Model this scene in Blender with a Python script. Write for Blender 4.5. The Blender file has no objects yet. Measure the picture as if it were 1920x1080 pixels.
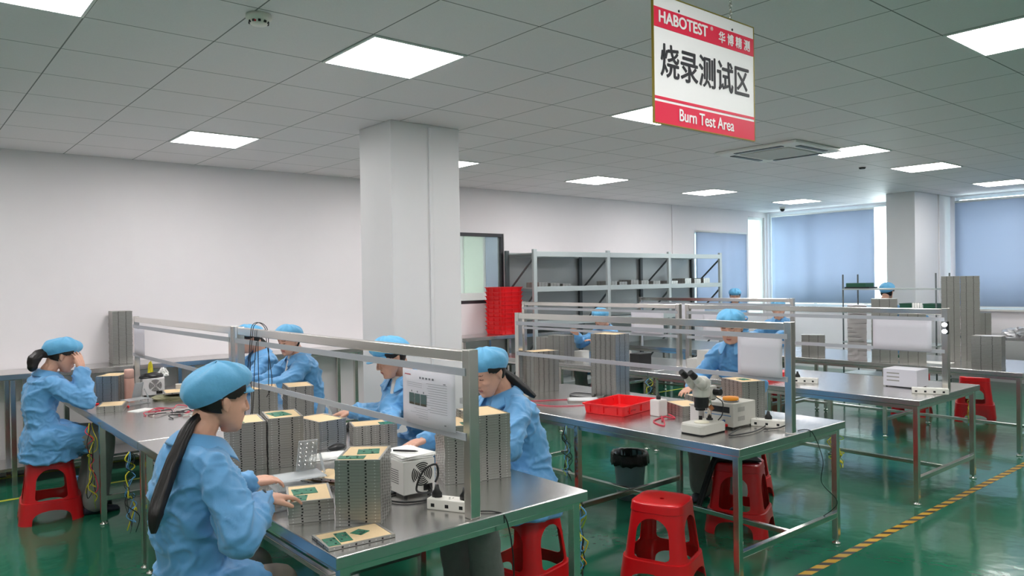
import bpy, bmesh, math, random
from mathutils import Vector, Matrix, noise
R = math.radians
V = Vector
random.seed(7)
scene = bpy.context.scene
col = scene.collection

# ------------------------------------------------------------------ camera
CAM = (-0.7595, -4.0152, 1.70)
cd = bpy.data.cameras.new('camera')
cam = bpy.data.objects.new('camera', cd)
col.objects.link(cam)
cd.sensor_width = 36.0
cd.lens = 1417.7 / 1920 * 36
cd.clip_start = 0.05
rt = V((0.7670, -0.6415, -0.0154)); dn = V((-0.0177, 0.0029, -0.9998)); fw = V((0.6414, 0.7671, -0.0091))
m = Matrix(((rt.x, -dn.x, -fw.x, CAM[0]), (rt.y, -dn.y, -fw.y, CAM[1]), (rt.z, -dn.z, -fw.z, CAM[2]), (0, 0, 0, 1)))
cam.matrix_world = m
scene.camera = cam

# ------------------------------------------------------------------ world, exposure
LAMP = 24.0
w = bpy.data.worlds.new('world'); scene.world = w; w.use_nodes = True
w.node_tree.nodes['Background'].inputs[0].default_value = (0.86, 0.97, 1.0, 1)
w.node_tree.nodes['Background'].inputs[1].default_value = 9.0
scene.view_settings.view_transform = 'Standard'
scene.view_settings.look = 'None'
scene.view_settings.exposure = 0.2
scene.view_settings.gamma = 1.0
scene.view_settings.use_curve_mapping = False

# ------------------------------------------------------------------ materials
def lin(c):
    c = c / 255.0
    return c / 12.92 if c <= 0.04045 else ((c + 0.055) / 1.055) ** 2.4
def rgb(c): return (lin(c[0]), lin(c[1]), lin(c[2]), 1)
MATS = {}
def mat(name, c, rough=0.5, metal=0.0, bump=0.0, scale=20.0, vary=0.0, alpha=1.0, spec=0.5, stretch=None, trans=0.0, sheen=0.0, coat=0.0, dist=0.01):
    if name in MATS: return MATS[name]
    mt = bpy.data.materials.new(name); mt.use_nodes = True
    nt = mt.node_tree; b = nt.nodes['Principled BSDF']
    b.inputs['Base Color'].default_value = rgb(c)
    b.inputs['Roughness'].default_value = rough
    b.inputs['Metallic'].default_value = metal
    b.inputs['Specular IOR Level'].default_value = spec
    b.inputs['Alpha'].default_value = alpha
    b.inputs['Transmission Weight'].default_value = trans
    b.inputs['Sheen Weight'].default_value = sheen
    b.inputs['Coat Weight'].default_value = coat
    tc = nt.nodes.new('ShaderNodeTexCoord')
    mp = nt.nodes.new('ShaderNodeMapping'); nt.links.new(tc.outputs['Object'], mp.inputs[0])
    if stretch: mp.inputs['Scale'].default_value = stretch
    no = nt.nodes.new('ShaderNodeTexNoise'); no.inputs['Scale'].default_value = scale; no.inputs['Detail'].default_value = 4
    nt.links.new(mp.outputs[0], no.inputs['Vector'])
    if vary > 0:
        mx = nt.nodes.new('ShaderNodeMix'); mx.data_type = 'RGBA'
        a = rgb(c); mx.inputs[6].default_value = tuple(x * (1 - vary) for x in a[:3]) + (1,)
        mx.inputs[7].default_value = tuple(min(1, x * (1 + vary)) for x in a[:3]) + (1,)
        nt.links.new(no.outputs[0], mx.inputs[0]); nt.links.new(mx.outputs[2], b.inputs['Base Color'])
    if bump > 0:
        bp = nt.nodes.new('ShaderNodeBump'); bp.inputs['Strength'].default_value = bump; bp.inputs['Distance'].default_value = dist
        nt.links.new(no.outputs[0], bp.inputs['Height']); nt.links.new(bp.outputs[0], b.inputs['Normal'])
    MATS[name] = mt
    return mt
def emit(name, c, s):
    mt = bpy.data.materials.new(name); mt.use_nodes = True
    nt = mt.node_tree; nt.nodes.clear()
    e = nt.nodes.new('ShaderNodeEmission'); e.inputs[0].default_value = c; e.inputs[1].default_value = s
    o = nt.nodes.new('ShaderNodeOutputMaterial'); nt.links.new(e.outputs[0], o.inputs[0])
    MATS[name] = mt
    return mt

STEEL = mat('brushed_steel', (212, 210, 208), 0.24, 1.0, 0.12, 30, 0.08, stretch=(1, 14, 1), dist=0.002)
CHROME = mat('polished_steel', (226, 222, 216), 0.2, 1.0, 0.03, 8, 0.04, dist=0.004)
STRIP = mat('anodised_strip', (184, 186, 192), 0.45, 0.25, 0.03, 40, 0.03)
ALU = mat('tray_aluminium', (172, 170, 165), 0.36, 0.85, 0.05, 60, 0.1, dist=0.002)
ALUE = mat('tray_aluminium_edge', (205, 203, 198), 0.3, 0.8)
SLOT = mat('tray_slot', (28, 27, 26), 0.8)
RIVET = mat('rivet', (214, 214, 212), 0.35, 0.5)
FOAM = mat('tray_foam', (226, 198, 156), 0.85, 0, 0.1, 80, 0.06)
RED = mat('red_plastic', (206, 12, 22), 0.3, 0, 0.04, 14, 0.05, coat=0.2)
REDC = mat('red_crate_plastic', (230, 20, 28), 0.38, 0, 0.03, 12, 0.04)
BLUE = mat('blue_coat_cloth', (98, 162, 214), 0.55, 0, 0.3, 26, 0.06, sheen=0.25, dist=0.006)
BLUEC = mat('blue_cap_cloth', (98, 174, 218), 0.7, 0, 0.35, 60, 0.08, sheen=0.2, dist=0.004)
HAIR = mat('black_hair', (26, 19, 18), 0.42, 0, 0.5, 60, 0.25, stretch=(1, 1, 0.15), dist=0.004)
SKIN = mat('skin', (218, 166, 142), 0.5, 0, 0.04, 60, 0.06)
LIP = mat('lips', (186, 108, 98), 0.42)
BROW = mat('eyebrow_hair', (96, 66, 56), 0.7)
GREYC = mat('grey_trouser_cloth', (128, 132, 128), 0.85, 0, 0.3, 30, 0.1)
DARKC = mat('dark_trouser_cloth', (34, 34, 40), 0.85, 0, 0.3, 30, 0.1)
SHOE = mat('dark_shoe', (34, 38, 52), 0.6)
WHITEC = mat('white_shirt', (226, 224, 222), 0.8)
BLACK = mat('black_plastic', (22, 22, 24), 0.4)
RUBBER = mat('black_cable', (20, 20, 22), 0.45)
WHITEP = mat('white_plastic', (232, 228, 220), 0.4)
GREYP = mat('light_grey_paint', (196, 193, 186), 0.45, 0, 0.05, 100)
PSUW = mat('grey_white_casing', (205, 203, 198), 0.4)
PCB = mat('green_circuit', (38, 118, 90), 0.45, 0, 0.1, 90, 0.25)
PCBD = mat('circuit_components', (22, 60, 52), 0.4)
PAPER = mat('paper', (222, 218, 226), 0.6)
PAPERW = mat('white_paper', (240, 239, 236), 0.7)
INK = mat('grey_ink', (120, 120, 128), 0.7)
CLEAR = None
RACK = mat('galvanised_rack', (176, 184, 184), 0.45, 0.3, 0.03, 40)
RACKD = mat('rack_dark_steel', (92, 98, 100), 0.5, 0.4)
PINK = mat('pink_bottle', (206, 158, 142), 0.35, 0, 0, 10, 0.05)
YEL = mat('yellow_wire', (214, 200, 44), 0.5)
SKYW = mat('light_blue_wire', (96, 160, 214), 0.5)
GRNW = mat('green_wire', (120, 150, 40), 0.5)
ORANGE = mat('orange_wax', (238, 150, 30), 0.4)
BIN = mat('grey_bin_plastic', (124, 144, 152), 0.45)
BAG = mat('black_bin_bag', (10, 10, 11), 0.35, 0, 0.8, 40, 0.1, dist=0.01)
EMIT = emit('lamp_diffuser', (1.0, 0.975, 0.965, 1), LAMP)

DGX = mat('navy_plastic_box', (60, 62, 120), .5)
def clear_mat(name, c, opacity, rough=0.08):
    mt = bpy.data.materials.new(name); mt.use_nodes = True
    nt = mt.node_tree; nt.nodes.clear()
    t = nt.nodes.new('ShaderNodeBsdfTransparent'); t.inputs[0].default_value = (0.95, 0.97, 0.97, 1)
    p = nt.nodes.new('ShaderNodeBsdfPrincipled'); p.inputs['Base Color'].default_value = rgb(c); p.inputs['Roughness'].default_value = rough
    lw = nt.nodes.new('ShaderNodeLayerWeight'); lw.inputs[0].default_value = 0.35
    ad = nt.nodes.new('ShaderNodeMath'); ad.operation = 'ADD'; ad.inputs[1].default_value = opacity; ad.use_clamp = True
    nt.links.new(lw.outputs['Fresnel'], ad.inputs[0])
    mx = nt.nodes.new('ShaderNodeMixShader'); o = nt.nodes.new('ShaderNodeOutputMaterial')
    nt.links.new(ad.outputs[0], mx.inputs[0]); nt.links.new(t.outputs[0], mx.inputs[1]); nt.links.new(p.outputs[0], mx.inputs[2]); nt.links.new(mx.outputs[0], o.inputs[0])
    MATS[name] = mt
    return mt
GLASS = clear_mat('window_glass', (220, 230, 230), 0.03)
CLEAR = clear_mat('clear_acrylic', (226, 228, 230), 0.22, 0.12)
WRAP = clear_mat('clear_wrap_film', (214, 206, 206), 0.5, 0.2)

def tile_mat():
    mt = bpy.data.materials.new('ceiling_tiles'); mt.use_nodes = True
    nt = mt.node_tree; b = nt.nodes['Principled BSDF']; b.inputs['Roughness'].default_value = 0.55
    b.inputs['Specular IOR Level'].default_value = 0.25
    g = nt.nodes.new('ShaderNodeNewGeometry'); s = nt.nodes.new('ShaderNodeSeparateXYZ'); nt.links.new(g.outputs['Position'], s.inputs[0])
    outs = []
    for ax in (0, 1):
        d = nt.nodes.new('ShaderNodeMath'); d.operation = 'DIVIDE'; d.inputs[1].default_value = 0.6; nt.links.new(s.outputs[ax], d.inputs[0])
        pp = nt.nodes.new('ShaderNodeMath'); pp.operation = 'PINGPONG'; pp.inputs[1].default_value = 0.5
        nt.links.new(d.outputs[0], pp.inputs[0]); outs.append(pp)
    mn = nt.nodes.new('ShaderNodeMath'); mn.operation = 'MINIMUM'; nt.links.new(outs[0].outputs[0], mn.inputs[0]); nt.links.new(outs[1].outputs[0], mn.inputs[1])
    lt = nt.nodes.new('ShaderNodeMath'); lt.operation = 'LESS_THAN'; lt.inputs[1].default_value = 0.006; nt.links.new(mn.outputs[0], lt.inputs[0])
    no = nt.nodes.new('ShaderNodeTexNoise'); no.inputs['Scale'].default_value = 160; nt.links.new(g.outputs['Position'], no.inputs['Vector'])
    mx = nt.nodes.new('ShaderNodeMix'); mx.data_type = 'RGBA'; mx.inputs[6].default_value = rgb((226, 221, 222)); mx.inputs[7].default_value = rgb((238, 233, 234)); nt.links.new(no.outputs[0], mx.inputs[0])
    m2 = nt.nodes.new('ShaderNodeMix'); m2.data_type = 'RGBA'; m2.inputs[7].default_value = rgb((118, 120, 118)); nt.links.new(lt.outputs[0], m2.inputs[0]); nt.links.new(mx.outputs[2], m2.inputs[6])
    nt.links.new(m2.outputs[2], b.inputs['Base Color'])
    return mt
TILES = tile_mat()
WALL = mat('white_wall_paint', (238, 232, 234), 0.6, 0, 0.03, 6, 0.015)
COLUMN = mat('column_paint', (228, 227, 228), 0.55, 0, 0.03, 8, 0.01)
def floor_mat():
    mt = mat('green_epoxy_floor', (34, 108, 82), 0.12, 0, 0.0, 1.3, 0.10, spec=0.6)
    nt = mt.node_tree; b = nt.nodes['Principled BSDF']
    g = nt.nodes.new('ShaderNodeNewGeometry')
    n1 = nt.nodes.new('ShaderNodeTexNoise'); n1.inputs['Scale'].default_value = 3.0; n1.inputs['Detail'].default_value = 3
    nt.links.new(g.outputs['Position'], n1.inputs['Vector'])
    bp = nt.nodes.new('ShaderNodeBump'); bp.inputs['Strength'].default_value = 0.35; bp.inputs['Distance'].default_value = 0.012
    nt.links.new(n1.outputs[0], bp.inputs['Height']); nt.links.new(bp.outputs[0], b.inputs['Normal'])
    return mt
FLOOR = floor_mat()
def blind_mat():
    mt = bpy.data.materials.new('blue_roller_blind'); mt.use_nodes = True
    nt = mt.node_tree; nt.nodes.clear()
    d = nt.nodes.new('ShaderNodeBsdfDiffuse'); d.inputs[0].default_value = rgb((150, 164, 184))
    t = nt.nodes.new('ShaderNodeBsdfTranslucent'); t.inputs[0].default_value = rgb((122, 126, 134))
    g = nt.nodes.new('ShaderNodeNewGeometry'); n = nt.nodes.new('ShaderNodeTexNoise'); n.inputs['Scale'].default_value = 0.9; nt.links.new(g.outputs['Position'], n.inputs['Vector'])
    a = nt.nodes.new('ShaderNodeAddShader'); o = nt.nodes.new('ShaderNodeOutputMaterial')
    nt.links.new(d.outputs[0], a.inputs[0]); nt.links.new(t.outputs[0], a.inputs[1]); nt.links.new(a.outputs[0], o.inputs[0])
    return mt
BLIND = blind_mat()
def hazard_mat():
    mt = bpy.data.materials.new('hazard_tape'); mt.use_nodes = True
    nt = mt.node_tree; b = nt.nodes['Principled BSDF']; b.inputs['Roughness'].default_value = 0.35
    g = nt.nodes.new('ShaderNodeNewGeometry'); s = nt.nodes.new('ShaderNodeSeparateXYZ'); nt.links.new(g.outputs['Position'], s.inputs[0])
    a = nt.nodes.new('ShaderNodeMath'); a.operation = 'ADD'; nt.links.new(s.outputs[0], a.inputs[0]); nt.links.new(s.outputs[1], a.inputs[1])
    k = nt.nodes.new('ShaderNodeMath'); k.operation = 'DIVIDE'; k.inputs[1].default_value = 0.135; nt.links.new(a.outputs[0], k.inputs[0])
    f = nt.nodes.new('ShaderNodeMath'); f.operation = 'FRACT'; nt.links.new(k.outputs[0], f.inputs[0])
    l = nt.nodes.new('ShaderNodeMath'); l.operation = 'LESS_THAN'; l.inputs[1].default_value = 0.58; nt.links.new(f.outputs[0], l.inputs[0])
    mx = nt.nodes.new('ShaderNodeMix'); mx.data_type = 'RGBA'; mx.inputs[6].default_value = rgb((36, 34, 36)); mx.inputs[7].default_value = rgb((206, 160, 40))
    nt.links.new(l.outputs[0], mx.inputs[0]); nt.links.new(mx.outputs[2], b.inputs['Base Color'])
    return mt
HAZ = hazard_mat()

# ------------------------------------------------------------------ mesh helpers
class MB:
    def __init__(s, *mats): s.bm = bmesh.new(); s.mats = list(mats)
    def _mi(s, fs, mi):
        for f in fs: f.material_index = mi
    def box(s, a, b, mi=0, M=None):
        x0, y0, z0 = a; x1, y1, z1 = b
        ps = [V((x, y, z)) for z in (z0, z1) for y in (y0, y1) for x in (x0, x1)]
        if M: ps = [M @ p for p in ps]
        v = [s.bm.verts.new(p) for p in ps]
        fs = [s.bm.faces.new([v[i] for i in q]) for q in ((0, 2, 3, 1), (4, 5, 7, 6), (0, 1, 5, 4), (2, 6, 7, 3), (0, 4, 6, 2), (1, 3, 7, 5))]
        s._mi(fs, mi); return s
    def bar(s, p, q, r, mi=0, n=10, r2=None, cap=True):
        p = V(p); q = V(q); d = (q - p)
        if d.length < 1e-6: return s
        u = d.normalized(); a = u.orthogonal().normalized(); c = u.cross(a)
        r2 = r if r2 is None else r2
        A = [s.bm.verts.new(p + (a * math.cos(t) + c * math.sin(t)) * r) for t in [2 * math.pi * i / n for i in range(n)]]
        B = [s.bm.verts.new(q + (a * math.cos(t) + c * math.sin(t)) * r2) for t in [2 * math.pi * i / n for i in range(n)]]
        fs = [s.bm.faces.new((A[i], A[(i + 1) % n], B[(i + 1) % n], B[i])) for i in range(n)]
        if cap: fs += [s.bm.faces.new(A[::-1]), s.bm.faces.new(B)]
        s._mi(fs, mi); return s
    def ball(s, p, r, mi=0, sub=2, sc=(1, 1, 1), M=None):
        ret = bmesh.ops.create_icosphere(s.bm, subdivisions=sub, radius=r)
        vs = ret['verts']
        for v in vs:
            v.co = V((v.co.x * sc[0], v.co.y * sc[1], v.co.z * sc[2]))
            if M: v.co = M @ v.co
            v.co += V(p)
        fs = set(f for v in vs for f in v.link_faces); s._mi(fs, mi); return s
    def chain(s, pts, rs, mi=0, n=12, sub=2):
        for p, r in zip(pts, rs): s.ball(p, r, mi, sub)
        for i in range(len(pts) - 1): s.bar(pts[i], pts[i + 1], rs[i], mi, n, rs[i + 1])
        return s
    def tube(s, pts, r, mi=0, n=8, smoothn=0):
        pts = [V(p) for p in pts]
        if smoothn: pts = spline(pts, smoothn)
        rings = []
        a = None
        for i, p in enumerate(pts):
            d = (pts[min(i + 1, len(pts) - 1)] - pts[max(i - 1, 0)]).normalized()
            if a is None: a = d.orthogonal().normalized()
            a = (a - d * a.dot(d))
            a = a.normalized() if a.length > 1e-5 else d.orthogonal().normalized()
            c = d.cross(a); rr = r[i] if isinstance(r, (list, tuple)) else r
            rings.append([s.bm.verts.new(p + (a * math.cos(t) + c * math.sin(t)) * rr) for t in [2 * math.pi * k / n for k in range(n)]])
        fs = []
        for A, B in zip(rings, rings[1:]):
            for i in range(n): fs.append(s.bm.faces.new((A[i], A[(i + 1) % n], B[(i + 1) % n], B[i])))
        fs += [s.bm.faces.new(rings[0][::-1]), s.bm.faces.new(rings[-1])]
        s._mi(fs, mi); return s
    def loft(s, rings, mi=0, close=True, cap=True):
        rs = [[s.bm.verts.new(p) for p in ring] for ring in rings]
        n = len(rs[0]); fs = []
        for A, B in zip(rs, rs[1:]):
            for i in range(n if close else n - 1): fs.append(s.bm.faces.new((A[i], A[(i + 1) % n], B[(i + 1) % n], B[i])))
        if cap and close: fs += [s.bm.faces.new(rs[0][::-1]), s.bm.faces.new(rs[-1])]
        s._mi(fs, mi); return s
    def lathe(s, prof, c=(0, 0, 0), mi=0, n=24):
        rings = [[V((c[0] + r * math.cos(t), c[1] + r * math.sin(t), c[2] + z)) for t in [2 * math.pi * k / n for k in range(n)]] for r, z in prof]
        return s.loft(rings, mi)
    def quad(s, ps, mi=0):
        f = s.bm.faces.new([s.bm.verts.new(V(p)) for p in ps]); f.material_index = mi; return s
    def mesh(s, name):
        bmesh.ops.recalc_face_normals(s.bm, faces=s.bm.faces)
        me = bpy.data.meshes.new(name); s.bm.to_mesh(me); s.bm.free()
        for k in s.mats: me.materials.append(k)
        return me
    def build(s, name, parent=None, smooth=False, bevel=0.0, solid=0.0):
        me = s.mesh(name)
        o = bpy.data.objects.new(name, me); col.objects.link(o)
        if parent: o.parent = parent
        if smooth:
            for p in me.polygons: p.use_smooth = True
        if solid:
            k = o.modifiers.new('solid', 'SOLIDIFY'); k.thickness = solid; k.offset = 0
        if bevel:
            k = o.modifiers.new('bevel', 'BEVEL'); k.width = bevel; k.segments = 2; k.limit_method = 'ANGLE'; k.angle_limit = R(40)
            k.harden_normals = False
        return o
def spline(P, n):
    out = []
    for i in range(len(P) - 1):
        p0 = P[max(i - 1, 0)]; p1 = P[i]; p2 = P[i + 1]; p3 = P[min(i + 2, len(P) - 1)]
        for k in range(n):
            t = k / n
            out.append(0.5 * ((2 * p1) + (p2 - p0) * t + (2 * p0 - 5 * p1 + 4 * p2 - p3) * t * t + (3 * p1 - p0 - 3 * p2 + p3) * t ** 3))
    out.append(P[-1]); return out
def evaluated(o):        # bake modifiers or text into a plain mesh, in a scratch scene so that it stays quick
    sc = bpy.data.scenes.get('scratch') or bpy.data.scenes.new('scratch')
    sc.collection.objects.link(o); vl = sc.view_layers[0]; vl.update(); dg = vl.depsgraph
    me = bpy.data.meshes.new_from_object(o.evaluated_get(dg), preserve_all_data_layers=False, depsgraph=dg)
    sc.collection.objects.unlink(o); return me
def tag(o, label, cat, group=None, kind=None):
    o['label'] = label; o['category'] = cat
    if group: o['group'] = group
    if kind: o['kind'] = kind
    return o
def struct(o, label):
    o['kind'] = 'structure'; o['label'] = label; o['category'] = o.name.split('_')[0]
    return o
def empty(name, loc=(0, 0, 0), rz=0.0):
    o = bpy.data.objects.new(name, None); col.objects.link(o)
    o.location = loc; o.rotation_euler = (0, 0, rz); o.empty_display_size = 0.1
    return o
def kids(o): return [c for c in bpy.data.objects if c.parent == o]
def copy_tree(o, parent=None):
    c = o.copy(); col.objects.link(c); c.parent = parent
    for ch in kids(o): copy_tree(ch, c)
    return c

# ------------------------------------------------------------------ room shell
H = 2.973
XR = 12.7; YB = 4.22; XL = -6.0; YF = -9.0
b = MB(FLOOR); b.box((XL - .2, YF - .2, -.1), (XR + .2, YB + .2, 0)); struct(b.build('floor'), 'glossy green epoxy floor')
b = MB(TILES); b.box((XL, YF, H), (XR + .15, YB + .15, H + .08)); struct(b.build('ceiling'), 'grey tiled suspended ceiling')
W1 = (4.55, 5.99, 1.40, 2.367)      # internal window in the back wall: x0, x1, z0, z1
W2 = (10.375, 11.96, 0.95, 2.555)
W5 = (12.06, 12.64, 0.95, 2.87)  # added opening that makes the bright strip beside the corner
def wall_y(name, y0, y1, x0, x1, holes, m, lab):
    b = MB(m); xs = x0
    for (a, c, d, e) in holes:
        b.box((xs, y0, 0), (a, y1, H)); b.box((a, y0, 0), (c, y1, d)); b.box((a, y0, e), (c, y1, H)); xs = c
    b.box((xs, y0, 0), (x1, y1, H)); return struct(b.build(name), lab)
wall_y('wall_back', YB, YB + .12, XL, XR + .15, [W1, W2, W5], WALL, 'long white painted back wall')
b = MB(WALL)   # window wall on the right: openings
holes = [(-3.2, 0.80, 1.14, H - .02), (1.36, 4.19, 1.14, H - .02)]
ys = YF
for (a, c, d, e) in holes:
    b.box((XR, ys, 0), (XR + .15, a, H)); b.box((XR, a, 0), (XR + .15, c, d)); b.box((XR, a, e), (XR + .15, c, H)); ys = c
b.box((XR, ys, 0), (XR + .15, YB, H)); struct(b.build('wall_right'), 'white window wall at the far right')
b = MB(WALL); b.box((XL - .12, YF, 0), (XL, YB + .12, H)); struct(b.build('wall_left'), 'plain white painted side wall')
b = MB(WALL); b.box((XL, YF - .12, 0), (XR, YF, H)); struct(b.build('wall_front'), 'white wall behind the viewpoint')
# pillars
b = MB(COLUMN); b.box((2.31, 1.10, 0), (2.965, 1.60, H)); b.box((2.655, 1.085, 0), (2.69, 1.10, H - .02))
struct(b.build('trim_1', bevel=.006), 'square white pillar standing behind the first workbench')
b = MB(COLUMN); b.box((11.33, .87, 0), (XR, 1.30, H)); b.box((12.2, .85, 0), (12.24, .87, H))
struct(b.build('trim_2', bevel=.006), 'white pillar between the two blue blinds')
b = MB(WALL); b.box((9.74, YB - .012, 0), (9.77, YB, H)); struct(b.build('trim_3'), 'thin vertical joint strip on the back wall')
# sills
b = MB(PSUW); b.box((XR - .08, -3.3, 1.11), (XR + .02, .83, 1.14)); b.box((XR - .08, 1.33, 1.11), (XR + .02, YB - .01, 1.14)); struct(b.build('trim_4'), 'white window sill under the blue blinds')
# windows
def window(name, M, wd, ht, fm, lab, mull=()):
    root = empty(name); root.matrix_world = M; struct(root, lab)
    t = .045
    b = MB(fm); b.box((0, -.04, 0), (wd, .04, t)); b.box((0, -.04, ht - t), (wd, .04, ht)); b.box((0, -.04, t), (t, .04, ht - t)); b.box((wd - t, -.04, t), (wd, .04, ht - t))
    for x in mull: b.box((x - .02, -.03, t), (x + .02, .03, ht - t))
    b.build('window_frame', root, bevel=.003)
    g = MB(GLASS); g.box((t, -.004, t), (wd - t, .004, ht - t)); g.build('window_pane', root)
    return root
FR_D = mat('dark_window_frame', (58, 58, 62), .45, .2); FR_W = mat('white_window_frame', (228, 230, 228), .4)
window('window_1', Matrix.Translation((W1[0], YB + .05, W1[2])), W1[1] - W1[0], W1[3] - W1[2], FR_D, 'dark framed internal window onto the next room')
window('window_2', Matrix.Translation((W2[0], YB + .07, W2[2])), W2[1] - W2[0], W2[3] - W2[2], FR_W, 'white window behind the small blue blind', (.8,))
window('window_5_added', Matrix.Translation((W5[0], YB + .07, W5[2])), W5[1] - W5[0], W5[3] - W5[2], FR_W, 'added narrow opening for the bright strip in the back wall beside the corner')
MR = lambda y, z: Matrix.Translation((XR + .09, y, z)) @ Matrix.Rotation(R(90), 4, 'Z')
window('window_3', MR(1.36, 1.14), 2.83, H - .02 - 1.14, FR_W, 'white window behind the middle blue blind', (.95, 1.9))
window('window_4', MR(-3.2, 1.14), 4.0, H - .02 - 1.14, FR_W, 'white window behind the right blue blind', (1.0, 2.0, 3.0))
# next room seen through window_1
b = MB(mat('next_room_paint', (228, 234, 231), .6)); y0 = YB + .12; y1 = 8.0
b.box((3.9, y1, 0), (9.4, y1 + .1, H)); b.box((3.8, y0, 0), (3.9, y1, H)); b.box((9.3, y0, 0), (9.4, y1, H)); b.box((3.9, y0, H), (9.3, y1, H + .1)); b.box((3.9, y0, -.1), (9.3, y1, 0))
struct(b.build('wall_next_room'), 'pale room seen through the dark framed internal window')
b = MB(mat('pale_curtain', (222, 240, 224), .8)); b.box((8.05, y1 - .06, .9), (8.5, y1 - .02, 2.9)); struct(b.build('trim_5'), 'pale green lit curtain in the next room')
t = empty('next_room_fill_lamp', (6.6, 5.8, H)); tag(t, 'unseen lamp added to light the next room behind the internal window', 'light')  # out of view, added so the next room is lit
b = MB(EMIT); b.box((-.5, -.5, -.01), (.5, .5, 0)); b.build('lamp_diffuser', t)
b = MB(BLIND); b.box((8.58, y1 - .05, 1.0), (9.2, y1 - .03, 2.9)); tag(b.build('roller_blind'), 'blue blind in the next room seen through the internal window', 'blind')
t = tag(empty('next_room_bench', (5.4, 5.2, 0)), 'steel bench with small parts in the next room behind the internal window', 'bench')
b = MB(STEEL); b.box((0, 0, 1.10), (2.6, .6, 1.14)); b.box((0, .5, 1.40), (2.6, .55, 1.52)); b.build('tabletop', t)
for lx in (.03, 2.55): b = MB(CHROME); b.box((lx, .02, 0), (lx + .04, .06, 1.10)); b.build('leg', t)
for k, (x, c, w_) in enumerate(((5.6, SKYW, .16), (5.9, DGX, .3), (6.35, SLOT, .12), (6.55, DGX, .16))):
    b = MB(c); b.box((0, 0, 0), (w_, .2, .10)); o = b.build('parts_box'); o.location = (x, 5.35, 1.142); tag(o, ('light blue', 'first navy', 'black', 'second navy')[k] + ' parts box on the bench in the next room', 'box')
# blinds
def blind(M, wd, ht, lab):
    root = empty('roller_blind'); root.matrix_world = M; tag(root, lab, 'blind', 'blue roller blinds on the windows')
    b = MB(BLIND)
    n = 24
    pts = [V((wd * i / n, .006 * math.sin(i * 1.3) + .004 * math.sin(i * .37), 0)) for i in range(n + 1)]
    b.loft([[p + V((0, 0, z)) for p in pts] for z in (0, ht * .33, ht * .66, ht)], close=False)
    b.build('blind_fabric', root, smooth=True, solid=.0015)
    k = MB(FR_W); k.bar((0, 0, ht), (wd, 0, ht), .018); k.build('blind_roller', root, smooth=True)
    k = MB(FR_W); k.box((0, -.008, -.02), (wd, .008, .0)); k.build('bottom_bar', root)
    return root
MRb = lambda y, z: Matrix.Translation((XR - .06, y, z)) @ Matrix.Rotation(R(90), 4, 'Z')
blind(MRb(2.08, 1.215), 1.99, 1.665, 'wide blue roller blind in the middle window, left of the far pillar')
blind(MRb(-3.15, 1.185), 3.93, 1.685, 'widest blue roller blind, at the right edge of the photo')
blind(Matrix.Translation((W2[0] + .0, YB - .03, 1.0)), 1.585, 1.54, 'small blue roller blind on the back wall behind the metal rack')

# ------------------------------------------------------------------ ceiling fittings
FRM = mat('lamp_frame', (232, 232, 230), .35)
def panel(i, j):
    t = empty('ceiling_light', ((i + .5) * .6, (j + .5) * .6, H))
    b = MB(FRM); o = .296; q = .282; z0, z1 = -.008, .0
    b.box((-o, -o, z0), (o, -q, z1)); b.box((-o, q, z0), (o, o, z1)); b.box((-o, -q, z0), (-q, q, z1)); b.box((q, -q, z0), (o, q, z1)); b.build('lamp_frame', t)
    d = MB(EMIT); d.box((-q, -q, -.006), (q, q, -.001)); d.build('lamp_diffuser', t)
    return t
lights = {(-1, -1): 'bright square ceiling panel cut off at the top left corner of the photo', (2, -1): 'large bright square ceiling panel nearest above the first workbench',
 (6, -1): 'bright ceiling panel partly hidden behind the hanging sign', (10.95, -1): 'bright ceiling panel just right of the air conditioner',
 (14.1, -1): 'bright ceiling panel second right of the air conditioner', (18.4, -1): 'bright ceiling panel farthest right near the right blue blind',
 (2, 4): 'bright ceiling panel left of the white pillar near the back wall', (6, 4): 'bright ceiling panel half hidden behind the white pillar',
 (10, 4): 'bright ceiling panel first to the right of the white pillar', (14, 4): 'bright ceiling panel between the pillar panel and the blind panel along the back wall',
 (18.1, 4): 'smallest ceiling panel, above the middle blue blind', (6, -5): 'large bright ceiling panel cut off at the top right of the photo'}
tags = {}
for (i, j), lab in lights.items(): tag(panel(i, j), lab, 'light', 'square ceiling light panels')
for (i, j) in ((-5, -1), (-2, 4), (2, -6), (-2, -6), (-6, -6), (11, -5), (15, -5), (2, -11), (-4, -11), (9, -11)):  # unseen panels, added for light balance
    tag(panel(i, j), 'square ceiling panel outside the photo', 'light', 'ceiling panels outside the photo')
# air conditioner
t = tag(empty('ceiling_air_conditioner', (6.2, .1, H)), 'white square cassette air conditioner flush in the grey ceiling', 'air conditioner')
b = MB(mat('ac_white', (238, 236, 234), .45)); b.box((-.45, -.45, -.03), (.45, .45, 0)); b.build('face_panel', t, bevel=.015)
b = MB(mat('ac_grille', (196, 196, 194), .6)); b.box((-.27, -.27, -.038), (.27, .27, -.03)); b.build('intake_grille', t, bevel=.004)
for k in range(4):
    M = Matrix.Rotation(R(90 * k), 4, 'Z'); b = MB(BLACK); b.box((-.26, .335, -.036), (.26, .385, -.0301), 0, M); b.build('air_outlet', t)
t = tag(empty('smoke_detector', (.634, -.518, H)), 'round white smoke detector on the ceiling near the top left', 'smoke detector')
b = MB(WHITEP); b.lathe([(.0, 0), (.058, 0), (.06, -.018), (.05, -.024), (.046, -.03), (.038, -.046), (0, -.048)]); b.build('base', t, smooth=True)
b = MB(BLACK); 
for k in range(10): b.box((.036, -.006, -.042), (.047, .006, -.032), 0, Matrix.Rotation(R(36 * k), 4, 'Z'))
b.build('sensor_slots', t)
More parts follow.
